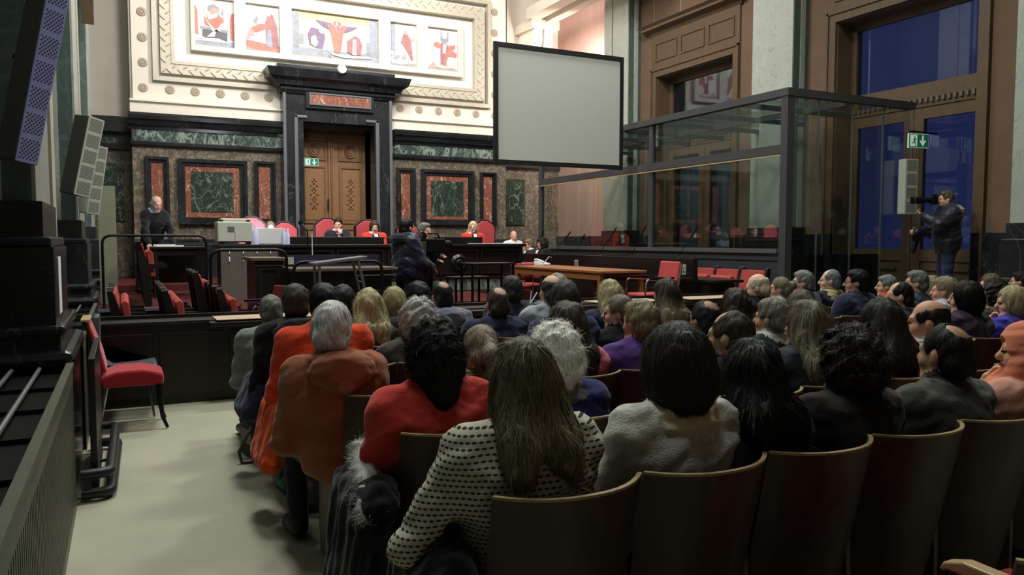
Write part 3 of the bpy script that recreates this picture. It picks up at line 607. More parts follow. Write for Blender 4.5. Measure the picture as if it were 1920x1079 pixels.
# exit sign beside the right door, blank lavender card behind it, column speaker on the dock end
ex0 = onX(XR-.25, 1703, 276)
es = exit_sign('green running man exit sign hung by the brown door beside the glass dock', tuple(onY(7.55, 1703, 277)), (1, -.25, 0), .33, .205, (-.25, -1, 0))
cd = onY(7.5, 1744, 275)
tag(MB().box(cd[0], cd[0]+.2, 7.5, 7.506, cd[2], cd[2]+.17).build('blank_card', M['lav']), 'blank lavender card behind the green exit sign at the right door', 'card')
tag(MB().box(cd[0]-.35, cd[0]+.25, 7.56, 7.58, cd[2]+.2, cd[2]+.22).build('sign_bar', M['steel']), 'thin dark bar holding the exit sign at the right door', 'bar')
def column_speaker(name, label, loc, rz, tilt, L_, w_, d_, nseg, mf, ms, holes, arm=(0, .1)):
    """upright box speaker: body, front grille in segments; local front is -Y"""
    r = thing(name, label, 'speaker', loc); r.rotation_euler = (tilt[0], tilt[1], rz)
    MB().box(-w_/2, w_/2, 0, d_, 0, L_).build('cabinet', ms, r, bevel=.012)
    MB().cyl((0, d_*.8, L_*.6), (arm[0], d_+arm[1], L_*.6), .02, 8).build('bracket', M['steel'], r)
    MB().box(-w_/2+.004, w_/2-.004, -.012, 0, .0, L_).build('front', mf, r, bevel=.004)
    sl = L_/nseg
    hb = None
    for k in range(nseg):
        z0, z1 = k*sl+sl*.12, (k+1)*sl-sl*.08
        if holes == 'dots':
            mb = MB(); nx, nz_ = 5, 9
            for a in range(nz_):
                for b in range(nx):
                    u = (b+.5+(.25 if a % 2 else -.25))/nx-.5; c = (u*w_*.78, -.013, z0+(z1-z0)*(a+.5)/nz_); n = 6; rr = w_*.038
                    mb.add([(c[0]+rr*math.cos(2*PI*q/n), c[1], c[2]+rr*math.sin(2*PI*q/n)) for q in range(n)], [tuple(range(n))])
        else:
            mb = MB()
            for a in range(10):
                z = z0+(z1-z0)*(a+.2)/10; mb.box(-w_*.38, w_*.38, -.0135, -.012, z, z+(z1-z0)*.04)
        o = mb.build('grille_holes', M['hole'] if holes == 'dots' else M['slot'], r, fixn=False); o['kind'] = 'stuff'
    return r
p = onY(7.52, 1706.5, 402)
column_speaker('column_speaker', 'pale grey upright column speaker on the dock beside the right door', tuple(p), -.22, (0, 0), (onY(7.52, 1706, 298)-p)[2], .22, .14, 4, M['putty'], M['putty'], 'slots')

# hanging projection screen
SY = 11.0
sa, sb_ = onY(SY, 926, 77), onY(SY, 1169, 113); sc_ = onY(SY, 927, 307)
sw, shh = sb_[0]-sa[0], sa[2]-sc_[2]
sr = thing('projection_screen', 'grey projection screen with black border hanging above the court', 'screen', (sa[0], SY, sc_[2]))
MB().box(.06, sw-.06, .0, .02, .06, shh-.06).build('screen_cloth', M['scr'], sr)
MB().frame(0, sw, 0, shh, .07, -.015, .035).build('border', M['scrf'], sr)
for x in (.22, sw-.22): MB().cyl((x, .01, shh), (x, .01, CEIL-sc_[2]), .006, 6).build('hanging_wire', M['steel'], sr)

# ceiling floods: fixture bodies above the lights
for i, (pp, t, sx, sy, e, c) in enumerate(LAMPS):
    o = thing('ceiling_flood', ['flood lamp under the ceiling in front of the murals', 'ceiling flood lamp over the left court desks', 'ceiling flood lamp over the lawyers desks at right', 'ceiling lamp over the left front seats', 'ceiling lamp over the right front seats', 'small ceiling lamp over the side aisle'][i], 'lamp', (pp[0], pp[1], pp[2]+.12))
    MB().frame(-sx/2-.06, sx/2+.06, -sy/2-.06, sy/2+.06, .05, 0, .12).build('rim', M['putty'], o).rotation_euler = (PI/2, 0, 0)
    MB().cyl((0, 0, .1), (0, 0, CEIL-pp[2]-.12), .02, 8).build('stem', M['steel'], o)
    MB().box(-sx/2, sx/2, -sy/2, sy/2, .06, .1).build('housing', M['putty'], o)

# ------------------------------------------------------------------ left side: radiators, pipes, boards, speakers
def radiator(label, y0, y1, nslat):
    r = thing('radiator_cover', label, 'radiator', (-.27, y0, 0))
    L_ = y1-y0
    MB().box(-.56, -.0025, 0, L_, .0, .74).build('core', M['radd'], r)
    MB().box(-.012, .0, 0, L_, .70, .81).box(-.012, .0, 0, L_, .0, .06).build('front_rail', M['rad'], r)
    s0 = MB().box(-.0025, -.0008, 0, .024, .06, .70).build('slat', M['rad'], r)
    nn = min(nslat, int(L_/.045))
    for i in range(nn):
        o = s0 if i == 0 else link_copy(s0, parent=r); o.location = (0, L_-.045*(i+1), 0)
    MB().box(-.56, -.03, 0, L_, .735, .755).build('top_tray', M['radd'], r)
    for x in (-.16, -.29, -.42): MB().cyl((x, 0, .79), (x, L_, .79), .011, 8).build('top_rail', M['alu'], r, smooth=True)
    MB().box(-.03, .006, 0, L_, .79, .815).build('front_edge', M['rad'], r)
    k = MB().box(-.56, -.02, -.006, .006, .755, .775).build('cross_bar', M['radd'], r)
    for i in range(1, int(L_/.55)+1):
        o = k if i == 1 else link_copy(k, parent=r); o.location = (0, L_-.55*i, 0)
radiator('long slatted radiator cover with black top along the near left wall', .2, 4.95, 106)
radiator('slatted radiator cover behind the near left pilaster', 6.25, 9.6, 74)
pp = thing('heating_pipe', 'dark bent heating pipes low beside the left radiator', 'pipe', (0, 0, 0))
def arcpath(pts, r=.06, n=5):
    P = [Vector(p) for p in pts]; out = [P[0]]
    for i in range(1, len(P)-1):
        a = (P[i-1]-P[i]).normalized(); b = (P[i+1]-P[i]).normalized(); rr = min(r, (P[i-1]-P[i]).length*.45, (P[i+1]-P[i]).length*.45)
        for k in range(n+1):
            t = k/n; out.append(P[i]+a*rr*(1-t)**2+b*rr*t**2)
    return out+[P[-1]]
MB().tube(arcpath([(-.25, 4.985, .16), (-.1, 4.985, .16), (-.08, 6.2, .17), (-.24, 6.215, .17)]), .03, 10).build('upper_pipe', M['pipe'], pp, smooth=True)
MB().tube(arcpath([(-.25, 4.985, .045), (-.1, 4.985, .045), (-.07, 6.2, .05), (-.24, 6.215, .05)]), .032, 10).build('lower_pipe', M['pipe'], pp, smooth=True)
MB().cyl((-.22, 5.5, .1), (-.1, 5.5, .1), .012, 8).build('valve_stem', M['pipe'], pp); MB().cyl((-.2, 5.5, 0), (-.2, 5.5, .2), .016, 8).build('valve', M['pipe'], pp)
lb = MB(); q0 = onX(-.2, 158, 730); 
tag(MB().box(-.2, -.165, 5.05, 6.15, .0, .815).build('dark_board', M['ebony'], bevel=.004), 'dark wooden board standing on edge beside the near pilaster base', 'board')
sp = onX(-.33, 107, 470)
tag(MB().box(PLX+.082, PLX+.086, 5.3, 5.5, 1.06, 1.4).build('paper_notice', M['paper']), 'white paper strip stuck on the black pilaster pedestal at left', 'notice')
bbp = onY(12.2, 182, 348); bb2 = onY(12.2, 221, 520)
tag(MB().box(bbp[0], bb2[0], 12.2, 12.23, ZP, bbp[2]).build('room_divider', M['beige']), 'tall plain sage grey board standing beside the bending man', 'board')
# speakers at left
def speaker_at(label, top, bot, Yp, w_, d_, nseg, mf, ms, holes, rz, lean_extra=0):
    a = Vector(onY(Yp, *top)); b = Vector(onY(Yp, *bot)); L_ = (a-b).length
    lean = math.atan2((a.x-b.x), (a.z-b.z))
    o = column_speaker('column_speaker', label, tuple(b), 0, (0, 0), L_, w_, d_, nseg, mf, ms, holes)
    o.rotation_euler = Matrix(((1, 0, 0), (0, 1, 0), (0, 0, 1))).to_euler()
    o.matrix_world = Matrix.Translation(b) @ Matrix.Rotation(lean, 4, 'Y') @ Matrix.Rotation(rz, 4, 'Z')
    return o
speaker_at('large perforated column speaker, blue light painted into its front, leaning from the near left pilaster', (112, -30), (48, 306), 4.6, .115, .2, 7, M['lav'], M['spkside'], 'dots', .55)
speaker_at('pale grey slotted column speaker leaning out in front of the second left pilaster', (181, 222), (152, 368), 9.3, .2, .2, 5, M['putty'], M['spkside'], 'slots', .75)
speaker_at('slim pale column speaker behind the leaning slotted one at left', (190, 275), (173, 402), 10.0, .16, .16, 5, M['putty'], M['putty'], 'slots', .6)
# brown pelmet high on the left
tag(MB().prism([(13.5, 7.2), (14.3, 7.2), (14.3, 5.6), (14.1, 4.9), (13.9, 5.6), (13.5, 6.6)], PLX-.05, PLX+.12, 'x').build('wall_bracket', M['oakd']), 'brown carved bracket high on the far left pilaster', 'bracket')

# ------------------------------------------------------------------ barrier between public and court
br_ = sroot('wall_barrier')
MB().box(XL+.05, GX-.05, YB, YB+.1, 0, .74).build('panel', M['ebony2'], br_)
npan = 14
pm = MB().box(.02, .56, -.012, 0, .08, .66).build('raised_panel', M['ebony2'], br_, bevel=.006)
for i in range(npan):
    o = pm if i == 0 else link_copy(pm, parent=br_); o.location = (XL+.5+i*.6, YB, 0)
MB().box(XL+.05, GX-.05, YB-.05, YB+.32, .74, .77).build('ledge', M['ebony'], br_, bevel=.006)
MB().box(XL+.05, GX-.05, YB+.27, YB+.32, .77, .80).build('ledge_lip', M['ebony'], br_)
lx = onZ(.765, 390, 600)[0]
MB().box(lx, GX-.4, YB-.22, YB-.05, .715, .755).build('desk_shelf', M['ebony'], br_, bevel=.006)
mx0 = onZ(.78, 398, 596)[0]
for i, (x, l_) in enumerate(((lx+.06, .95), (2.3, .9), (3.6, .9), (4.9, .9), (6.2, .9))):
    tag(MB().box(x, x+.9, YB-.2, YB+.2, .771, .777).build('desk_mat', M['mat_']), ['tan desk mat on the barrier ledge left of the first public seats', 'tan desk mat on the barrier ledge before the grey hoodie', 'tan desk mat on the middle of the barrier ledge', 'tan desk mat on the barrier ledge before the blonde hair', 'tan desk mat at the right end of the barrier ledge'][i], 'desk mat', 'desk mats on the barrier ledge')
# ------------------------------------------------------------------ public seating
PITCHX, X0S, NS = .475, .825, 17
ROWY = [1.76+.735*r for r in range(6)]
def seat_proto(pad=False):
    r = thing('theatre_seat', 'x', 'seat')
    nu, nv = 14, 5; ztop, zbot = .84, .2
    def pt(u, v, off):
        z = zbot+(ztop-zbot)*v; w_ = .2345*(1-.10*(1-v)**2)
        x = u*w_; y = .105*abs(u)**2.4-.105+(ztop-z)*.22
        n = Vector((-.9*np.sign(u)*abs(u)**1.4, 1, .2)).normalized()
        return (x+n.x*off, y+n.y*off, z)
    mb = MB(); vs = []
    for off in (0, .013):
        for j in range(nv+1):
            for i in range(nu+1):
                u = -1+2*i/nu; v = j/nv
                if v == 0: pass
                q = pt(u, v, off)
                if v == 0: q = (q[0], q[1], q[2]+.07*abs(u)**4)
                vs.append(q)
    fs = []; k = (nu+1)*(nv+1)
    for j in range(nv):
        for i in range(nu):
            a = j*(nu+1)+i; fs += [(a, a+1, a+nu+2, a+nu+1), (k+a+nu+1, k+a+nu+2, k+a+1, k+a)]
    for i in range(nu): fs.append((i+1, i, k+i, k+i+1))
    for j in range(nv):
        a = j*(nu+1); fs += [(a, a+nu+1, k+a+nu+1, k+a), (a+nu+nu+1, a+nu, k+a+nu, k+a+nu+nu+1)]
    mb.add(vs, fs); mb.build('backrest', M['seatw'], r, smooth=True, fixn=True)
    e = MB(); ev = []
    for i in range(nu+1):
        u = -1+2*i/nu
        for off, dz in ((-.0005, -.004), (.0135, -.004), (.0135, .003), (-.0005, .003)): q = pt(u, 1, off); ev.append((q[0], q[1], q[2]+dz))
    ef = []
    for i in range(nu):
        a = i*4
        for s in range(4): ef.append((a+s, a+(s+1) % 4, a+4+(s+1) % 4, a+4+s))
    ef += [(0, 1, 2, 3), (nu*4+3, nu*4+2, nu*4+1, nu*4)]
    e.add(ev, ef); e.build('top_edge', M['seate'], r)
    p = MB(); pv = []
    for (y, z) in ((.16, .40), (.3, .405), (.5, .43), (.57, .425), (.575, .405), (.5, .405), (.3, .385), (.16, .38)): pv.append((y, z))
    p.prism(pv, -.2, .2, 'x'); p.build('seat_pan', M['seatw'], r, smooth=True)
    c = MB().prism([(.2, .404), (.2, .43), (.35, .435), (.53, .452), (.55, .43)], -.185, .185, 'x'); c.build('cushion', M['redv'], r, bevel=.012)
    MB().prism([(.08, 0), (.08, .3), (.09, .56), (.42, .56), (.46, .50), (.46, 0)], -.2475, -.2275, 'x').build('side_panel', M['panelw'], r)
    MB().prism([(.09, .56), (.09, .59), (.40, .60), (.46, .58), (.47, .555), (.44, .56)], -.262, -.213, 'x').build('armrest', M['armw'], r, bevel=.006)
    MB().cyl((-.235, .47, .1), (-.235, .47, .55), .014, 8).build('front_tube', M['steel'], r)
    return r
ORD = ['aisle seat', 'second seat', 'third seat', 'fourth seat', 'fifth seat', 'sixth seat', 'seventh seat', 'eighth seat', 'ninth seat', 'tenth seat', 'eleventh seat', 'twelfth seat', 'thirteenth seat', 'fourteenth seat', 'fifteenth seat', 'sixteenth seat', 'last seat']
RN = ['nearest full row', 'second row from the camera', 'third row from the camera', 'fourth row from the camera', 'fifth row from the camera', 'front row by the barrier']
proto = seat_proto(); used = False
def put_seat(x, y, label, group):
    global used
    o = copy_tree(proto) if used else proto; used = True
    o.location = (x, y, 0); o['label'] = label; o['group'] = group; return o
for r in range(6):
    for k in range(NS): put_seat(X0S+PITCHX*(k+.5), ROWY[r], 'curved brown plywood seat, %s from the aisle, %s' % (ORD[k], RN[r]), 'plywood theatre seats of the public gallery')
for k in range(2): put_seat(1.86+PITCHX*k, ROWY[0]-.84, ['red cushioned wooden seat at the bottom right edge, nearest the camera', 'wooden seat beside the nearest red cushion, mostly out of frame'][k], 'plywood theatre seats of the public gallery')

# ------------------------------------------------------------------ chairs
def tip_seat(label, loc, rz, m=None, down=False, group='red tip-up seats in the court'):
    r = thing('tip_up_seat', label, 'seat', loc, rz, group); m = m or M['redp']
    def sh(d, n, z0=0): return None
    MB().prism([(-.02, .38), (-.12, .80), (-.07, .82), (.03, .40)], -.22, .22, 'x').build('backrest', m, r, bevel=.015)
    MB().prism([(-.03, .36), (-.14, .81), (-.12, .82), (-.01, .37)], -.225, .225, 'x').build('back_shell', M['ebony'], r)
    if down: MB().prism([(.0, .38), (.02, .44), (.36, .44), (.38, .40), (.3, .37)], -.21, .21, 'x').build('seat_cushion', m, r, bevel=.015)
    else: MB().prism([(.03, .38), (-.02, .70), (.03, .73), (.07, .70), (.10, .38)], -.21, .21, 'x').build('seat_cushion', m, r, bevel=.015)
    for s in (-1, 1):
        MB().prism([(-.06, 0), (-.16, .84), (-.1, .84), (.0, .55), (.26, .54), (.26, .50), (.02, .48), (.04, 0)], s*.235-.012, s*.235+.012, 'x').build('side_frame', M['ebony'], r)
        MB().box(s*.235-.018, s*.235+.018, -.165, -.095, .835, .855).build('cap', M['alu'], r)
    return r
def sled_chair(label, loc, rz, m=None, group='red chairs with chrome arms'):
    r = thing('armchair', label, 'chair', loc, rz, group); m = m or M['redl']
    MB().box(-.21, .21, -.2, .24, .42, .47).build('seat', m, r, bevel=.02)
    MB().prism([(-.22, .56), (-.27, .84), (-.23, .85), (-.18, .57)], -.22, .22, 'x').build('backrest', m, r, bevel=.018)
    for s in (-1, 1):
        x = s*.24
        MB().tube(arcpath([(x, -.26, .82), (x, -.19, .44), (x, -.24, .02), (x, .24, .02), (x, .22, .44)], .05), .012, 8).build('frame_tube', M['chrome'], r, smooth=True)
        MB().tube(arcpath([(x, -.22, .62), (x, .22, .64), (x, .24, .44)], .05), .01, 8).build('arm_tube', M['chrome'], r, smooth=True)
        MB().box(x-.022, x+.022, -.15, .18, .645, .67).build('arm_pad', M['steel'], r, bevel=.008)
    MB().cyl((-.24, .24, .42), (.24, .24, .42), .01, 8).build('cross_tube', M['chrome'], r)
    return r
def judge_chair(label, loc, rz, h=1.18, w_=.58):
    r = thing('judge_chair', label, 'chair', loc, rz, 'red high-backed chairs of the judges')
    def arch(hw, zb, zt, rise): return [(-hw, zb), (hw, zb), (hw, zt-rise), (hw*.72, zt-rise*.5), (hw*.3, zt), (-hw*.3, zt), (-hw*.72, zt-rise*.5), (-hw, zt-rise)]
    MB().prism(arch(w_/2, .4, h, .13), -.3, -.24, 'y').build('back_frame', M['ebony'], r, bevel=.01)
    MB().prism(arch(w_/2-.03, .44, h-.035, .12), -.245, -.21, 'y').build('back_pad', M['redl'], r, bevel=.012)
    MB().box(-w_/2, w_/2, -.24, .25, .38, .48).build('seat', M['redl'], r, bevel=.02)
    for x in (-w_/2+.04, w_/2-.04):
        MB().box(x-.03, x+.03, -.28, -.22, 0, .4).build('leg', M['ebony'], r); MB().box(x-.03, x+.03, .18, .24, 0, .4).build('leg', M['ebony'], r)
        MB().box(x-.03, x+.03, -.24, .2, .62, .67).build('armrest', M['ebony'], r, bevel=.01); MB().box(x-.02, x+.02, .14, .18, .48, .62).build('arm_support', M['ebony'], r)
    return r
# red velvet side chair in the aisle and the grey shell chair behind it
rc = thing('side_chair', 'red velvet chair with black curved legs standing alone in the aisle', 'chair', (.03, 6.86, 0), -PI/2)
def loft(secs, closed=True):
    m = MB(); n = len(secs[0]); m.add([p for s in secs for p in s], [(i*n+k, i*n+(k+1) % n, (i+1)*n+(k+1) % n, (i+1)*n+k) for i in range(len(secs)-1) for k in range(n)]+[tuple(range(n))[::-1], tuple((len(secs)-1)*n+k for k in range(n))]); return m
sq = lambda y0, y1, hw, z: [(-hw, y0, z), (hw, y0, z), (hw, y1, z), (-hw, y1, z)]
MB().prism([(-.21, .36), (-.22, .45), (-.1, .485), (.08, .49), (.2, .46), (.235, .44), (.23, .36)], -.205, .205, 'x').build('seat', M['redv'], rc, bevel=.02)
MB().prism([(-.2, .47), (-.235, .62), (-.3, .86), (-.275, .87), (-.2, .65), (-.165, .49)], -.19, .19, 'x').build('backrest', M['redv'], rc, bevel=.014)
MB().prism([(-.22, .4), (-.255, .62), (-.325, .88), (-.3, .885), (-.235, .62), (-.2, .42)], -.2, .2, 'x').build('back_shell', M['ebony'], rc)
MB().box(-.2, .2, -.335, -.27, .87, .9).build('top_rail', M['armw'], rc, bevel=.008)
for s in (-1, 1):
    MB().tube([(s*.18, .2, .37), (s*.182, .205, .22), (s*.185, .215, .1), (s*.19, .25, .01)], [.024, .02, .015, .012], 8).build('leg', M['steel'], rc, smooth=True)
    MB().tube([(s*.18, -.2, .4), (s*.18, -.215, .2), (s*.18, -.27, .01)], [.024, .02, .014], 8).build('leg', M['steel'], rc, smooth=True)
gc = thing('shell_chair', 'grey plastic shell chair with chrome legs behind the red velvet chair', 'chair', (.0, 7.33, 0), -PI/2)
MB().prism([(-.2, .86), (-.24, .86), (-.2, .6), (-.17, .48), (-.1, .43), (.1, .44), (.22, .46), (.24, .44), (.1, .415), (-.12, .41), (-.2, .47)], -.22, .22, 'x').build('shell', mat('grey shell plastic', (84, 88, 92), .3), gc, smooth=True, bevel=.01)
for s in (-1, 1):
    MB().cyl((s*.17, .14, .42), (s*.2, .2, 0.01), .011, 8).build('leg', M['chrome'], gc); MB().cyl((s*.17, -.12, .42), (s*.2, -.2, 0.01), .011, 8).build('leg', M['chrome'], gc)

# tip-up seats in three ranks left of the court, seen from the side (they face +X)
ranks = [('left rank', -.13, [9.75, 9.28, 8.8]), ('middle rank', .36, [10.05, 9.57, 9.1, 8.62]), ('right rank', .88, [9.65, 9.17, 8.69])]
for nm, x_, ys_ in ranks:
    for i, y_ in enumerate(ys_):
        tip_seat('red tip-up seat edge on behind the barrier, %s of the %s' % (['first', 'second', 'third', 'fourth'][i], nm), (x_+.11, y_, ZC), -PI/2).scale = (.95, .85, .865)
for i in range(3): tip_seat('tall red seat before the bending man, %s' % ['nearest', 'middle', 'farthest'][i], (.3, 11.8+.48*i, ZP), -PI/2).scale = (.95, .9, 1.05)
for i in range(2): tip_seat('red tip-up seat in the line beside the dark desk, %s' % ['nearest', 'farther'][i], (.9, 10.3+.5*i, ZC), -PI/2)
# red seats against the plinth of the dock (they face -X)
for i, px in enumerate((1325, 1366, 1402)):
    q = onZ(ZC+.84, px, 492); y = onX(GX-.28, px, 492)[1]
    tip_seat('red padded tip-up seat against the dock panel, %s' % ['behind the desk end', 'middle one', 'nearest one'][i], (GX-.25, 8.1+.51*(2-i), ZC), PI/2, down=i == 2)
# chrome-armed chairs
sled_chair('red chair with chrome arms in front of the lawyers desk', (6.3, 8.36, ZC), PI*.46).scale = (1.1, 1.1, 1.12)
for x_, y_, rz, lb_ in ((1.40, 8.87, 1.9, 'left red armchair behind the barrier near the grey shirted man'), (1.45, 8.24, 2.0, 'right red armchair behind the barrier near the black hooded man'), (5.95, 11.62, -.1, 'red chair behind the far end of the brown table'), (6.4, 12.14, -.1, 'farther red chair behind the brown table')):
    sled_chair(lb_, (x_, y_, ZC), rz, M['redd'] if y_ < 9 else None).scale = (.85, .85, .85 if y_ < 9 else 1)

# ------------------------------------------------------------------ court furniture
BY = 12.6
jb = thing('judges_bench', 'long black panelled bench of the judges with green marble foot', 'bench', (0, BY, ZP))
bx0, bx1 = 1.3, 6.6; zt_ = 1.432-ZP
MB().box(bx0, bx1, -.06, .75, zt_-.05, zt_).build('bench_top', M['ebony'], jb, bevel=.008)
MB().box(bx0+.05, bx1-.05, 0, .68, .2, zt_-.05).build('bench_body', M['ebony'], jb)
MB().box(bx0+.03, bx1-.03, -.03, 0, .02, .22).build('marble_foot', M['greenp'], jb)
MB().box(bx0+.03, bx1-.03, -.05, 0, .22, .26).build('moulding', M['ebony2'], jb); MB().box(bx0+.03, bx1-.03, -.05, 0, 0, .02).build('moulding', M['ebony2'], jb)
pan = MB().frame(0, .8, .3, zt_-.09, .03, -.03, 0).build('front_panel', M['ebony2'], jb)
for i in range(6):
    o = pan if i == 0 else link_copy(pan, parent=jb); o.location = (bx0+.1+i*.86, 0, 0)
for k, (a, b) in enumerate(((528, 703), (818, 905))):
    xa, xb = onY(BY+.2, a, 445)[0], onY(BY+.2, b, 447)[0]
    if k == 0: xb = onY(BY+.2, 720, 447)[0]
    else: xa = onY(BY+.2, 726, 447)[0]
    MB().box(xa, xb, .2, .24, zt_, zt_+.125).build('modesty_screen', M['ebony'], jb, bevel=.008)
cvx = onY(BY, 860, 490)[0]
MB().lathe([(.0, -.06), (.05, -.055), (.07, -.03), (.11, -.045), (.14, -.02), (.16, 0)], (cvx, -.02, .5), 14, 'y').build('carved_boss', M['ebony'], jb, smooth=True)
# judges' chairs
JY = 13.75
jc = [(471, 405, 'with no one in it beside the printer'), (493, 416, 'left of the lit face'), (533, 415, 'right of the lit face'), (613, 408, 'of the judge in the black robe'), (688, 411, 'of the judge with the brown hair'), (764, 417, 'half hidden by the cameraman'), (908, 412, 'of the blonde judge')]
for px, py, nm in jc:
    y = {471: 13.75, 493: 14.55}.get(px, 14.2)
    q = onY(y+.25, px, py); judge_chair('red arched high-backed chair %s' % nm, (q[0], y, ZP), PI, h=q[2]-ZP, w_=.36 if px == 493 else .5)

def desk(name, label, x0, x1, y0, y1, z0, z1, top_m, body_m, parts=None):
    r = thing(name, label, 'desk', ((x0+x1)/2, (y0+y1)/2, z0)); hx, hy = (x1-x0)/2, (y1-y0)/2; h = z1-z0
    MB().box(-hx-.04, hx+.04, -hy-.04, hy+.04, h-.04, h).build('desk_top', top_m, r, bevel=.006)
    MB().box(-hx, hx, -hy, hy, .0, h-.04).build('desk_body', body_m, r)
    MB().frame(-hx+.04, hx-.04, .08, h-.12, .03, -hy-.015, -hy).build('end_panel', M['ebony2'], r)
    MB().box(-hx-.01, hx+.01, -hy-.012, -hy, h-.1, h-.088).build('edge_trim', M['alu'], r)
    return r
topw = mat('worn brown desk top', (92, 82, 70), .4, var=.15, vscale=5)
desk('clerk_desk', 'long dark desk with a worn brown top receding at left', 1.40, 1.72, 9.6, 10.3, ZC, 1.29, topw, M['ebony'])
# table the man leans on
t = thing('side_table', 'black table with papers under the hands of the bending man', 'table', (1.0, 13.45, ZP))
MB().box(-.62, .2, -.3, .5, .76, .8).build('table_top', M['ebony'], t, bevel=.006)
for x in (-.55, .13):
    for y in (-.24, .42): MB().box(x-.035, x+.035, y-.035, y+.035, 0, .76).build('leg', M['ebony'], t)
MB().box(-.55, .13, .38, .42, .2, .76).build('modesty_panel', M['ebony2'], t)
MB().box(-.55, .13, -.26, -.24, .66, .74).build('apron', M['ebony'], t)
# desk facing the judges, left of the cameraman
r = thing('advocate_desk', 'dark desk with brown sloping top behind the aluminium trestle', 'desk', (2.36, 9.4, ZC))
MB().box(-.62, .65, -.3, .45, .86, .9).build('desk_top', topw, r, bevel=.006); MB().box(-.6, .6, -.2, .4, 0, .86).build('desk_body', M['ebony'], r)
MB().box(-.55, .62, .4, .45, .9, 1.04).build('modesty_screen', mat('dark violet panel', (44, 38, 62), .5), r)
MB().box(-.55, -.47, .39, .4, .93, 1.02).build('socket', M['putty'], r); MB().box(.1, .62, -.31, -.3, .8, .815).build('edge_trim', M['alu'], r)
# long lawyers desk in front of the dock, running in depth
r = thing('lawyers_desk', 'long black desk with upright back panel running before the dock', 'desk', (6.85, 8.2, ZC)); L_ = 6.5
MB().box(0, .08, 0, L_, .0, .98).build('back_panel', M['ebony'], r, bevel=.006)
MB().box(-.12, .0, -.02, L_, .68, .72).build('front_ledge', M['ebony2'], r); MB().box(.08, .62, -.3, L_, .66, .70).build('desk_top', M['ebony'], r, bevel=.006)
MB().box(-.08, .0, 0, L_, 0, .68).build('front_panel', M['ebony2'], r); MB().box(.1, .55, -.2, .3, 0, .66).build('pedestal', M['ebony'], r)
for i, y in enumerate((.2, 3.0, 6.3)):
    s = MB().box(-.012, 0, y-.05, y+.05, .76, .9).build('socket_plate', M['putty'], r)
    MB().box(-.014, -.012, y-.035, y-.01, .78, .82).box(-.014, -.012, y+.01, y+.035, .78, .82).box(-.014, -.012, y-.035, y-.01, .84, .86).box(-.014, -.012, y+.01, y+.035, .84, .86).build('socket_hole', M['hole'], s)
# gooseneck microphones along it
mics = [(997, 470, 1008, 432), (1036, 468, 1057, 435), (1076, 468, 1083, 440), (1121, 462, 1142, 427), (1180, 468, 1197, 424), (1268, 462, 1293, 424)]
for i, (ax, ay, bx, by) in enumerate(mics):
    d_ = onX(7.05, ax, 480); yy = min(d_[1], 14.4); r = thing('gooseneck_microphone', 'thin gooseneck microphone on the lawyers desk, %s from the far end' % ['first', 'second', 'third', 'fourth', 'fifth', 'sixth'][i], 'microphone', (7.1, yy, ZC+.70), 0, 'gooseneck microphones on the lawyers desk')
    a = onX(7.05, ax, ay)-np.array((7.1, yy, ZC+.7)); b = onX(6.9, bx, by)-np.array((7.1, yy, ZC+.7))
    MB().lathe([(.05, 0), (.05, .02), (.01, .03)], (0, 0, 0), 12).build('base', M['steel'], r)
    MB().cyl((0, 0, .02), (0, 0, .3), .012, 8).build('stem', M['alu'], r)
    mid = Vector((0, 0, .3)); en = Vector((b[0]*.0-.06, b[1], b[2])); dd = (en-mid)
    MB().tube([mid, mid+dd*.3+Vector((0, 0, .03)), mid+dd*.7], .006, 6).build('neck', M['steel'], r); MB().tube([mid+dd*.68, en], .012, 8).build('capsule', M['steel'], r)
# brown table with telephone and clutter
tb = thing('wooden_table', 'plain brown wooden table in front of the lawyers desk', 'table', (6.08, 10.0, ZC))
MB().box(-.38, .38, -1.3, 1.3, .78, .815).build('table_top', M['table'], tb, bevel=.006)
for x in (-.33, .33):
    for y in (-1.22, -.1, 1.22): MB().box(x-.032, x+.032, y-.032, y+.032, 0, .78).build('leg', M['table'], tb)
MB().box(-.36, -.335, -1.2, 1.2, .69, .78).box(.335, .36, -1.2, 1.2, .69, .78).build('apron', M['table'], tb)
q = onZ(ZC+.815, 1060, 497)
ph = thing('telephone', 'white desk telephone on the brown table', 'telephone', (6.2, q[1], ZC+.815), .4)
MB().prism([(-.1, 0), (-.1, .03), (.1, .07), (.1, 0)], -.1, .1, 'x').build('body', M['paper'], ph, bevel=.008); MB().tube([(-.07, -.09, .05), (-.075, -.03, .075), (-.075, .05, .095), (-.07, .1, .09)], .018, 8).build('handset', M['paper'], ph, smooth=True)
MB().tube([(.1, .05, .03), (.2, .05, .1), (.25, .05, .14), (.32, .05, .12)], .005, 6).build('cord', M['paper'], ph)
# narrow black high table in the court
r = thing('high_table', 'narrow tall black table before the judges bench', 'table', (4.4, 9.5, ZC))
MB().box(-.33, .33, -.22, .22, .9, .925).build('table_top', M['steel'], r)
for x in (-.3, .3):
    for y in (-.18, .18): MB().box(x-.014, x+.014, y-.014, y+.014, 0, .9).build('leg', M['steel'], r)
r = thing('high_table', 'lower black steel table behind the video camera', 'table', (4.36, 10.02, ZC))
MB().box(-.3, .25, -.2, .2, .7, .72).build('table_top', M['steel'], r)
for x in (-.27, .22):
    for y in (-.16, .16): MB().box(x-.014, x+.014, y-.014, y+.014, 0, .7).build('leg', M['steel'], r)
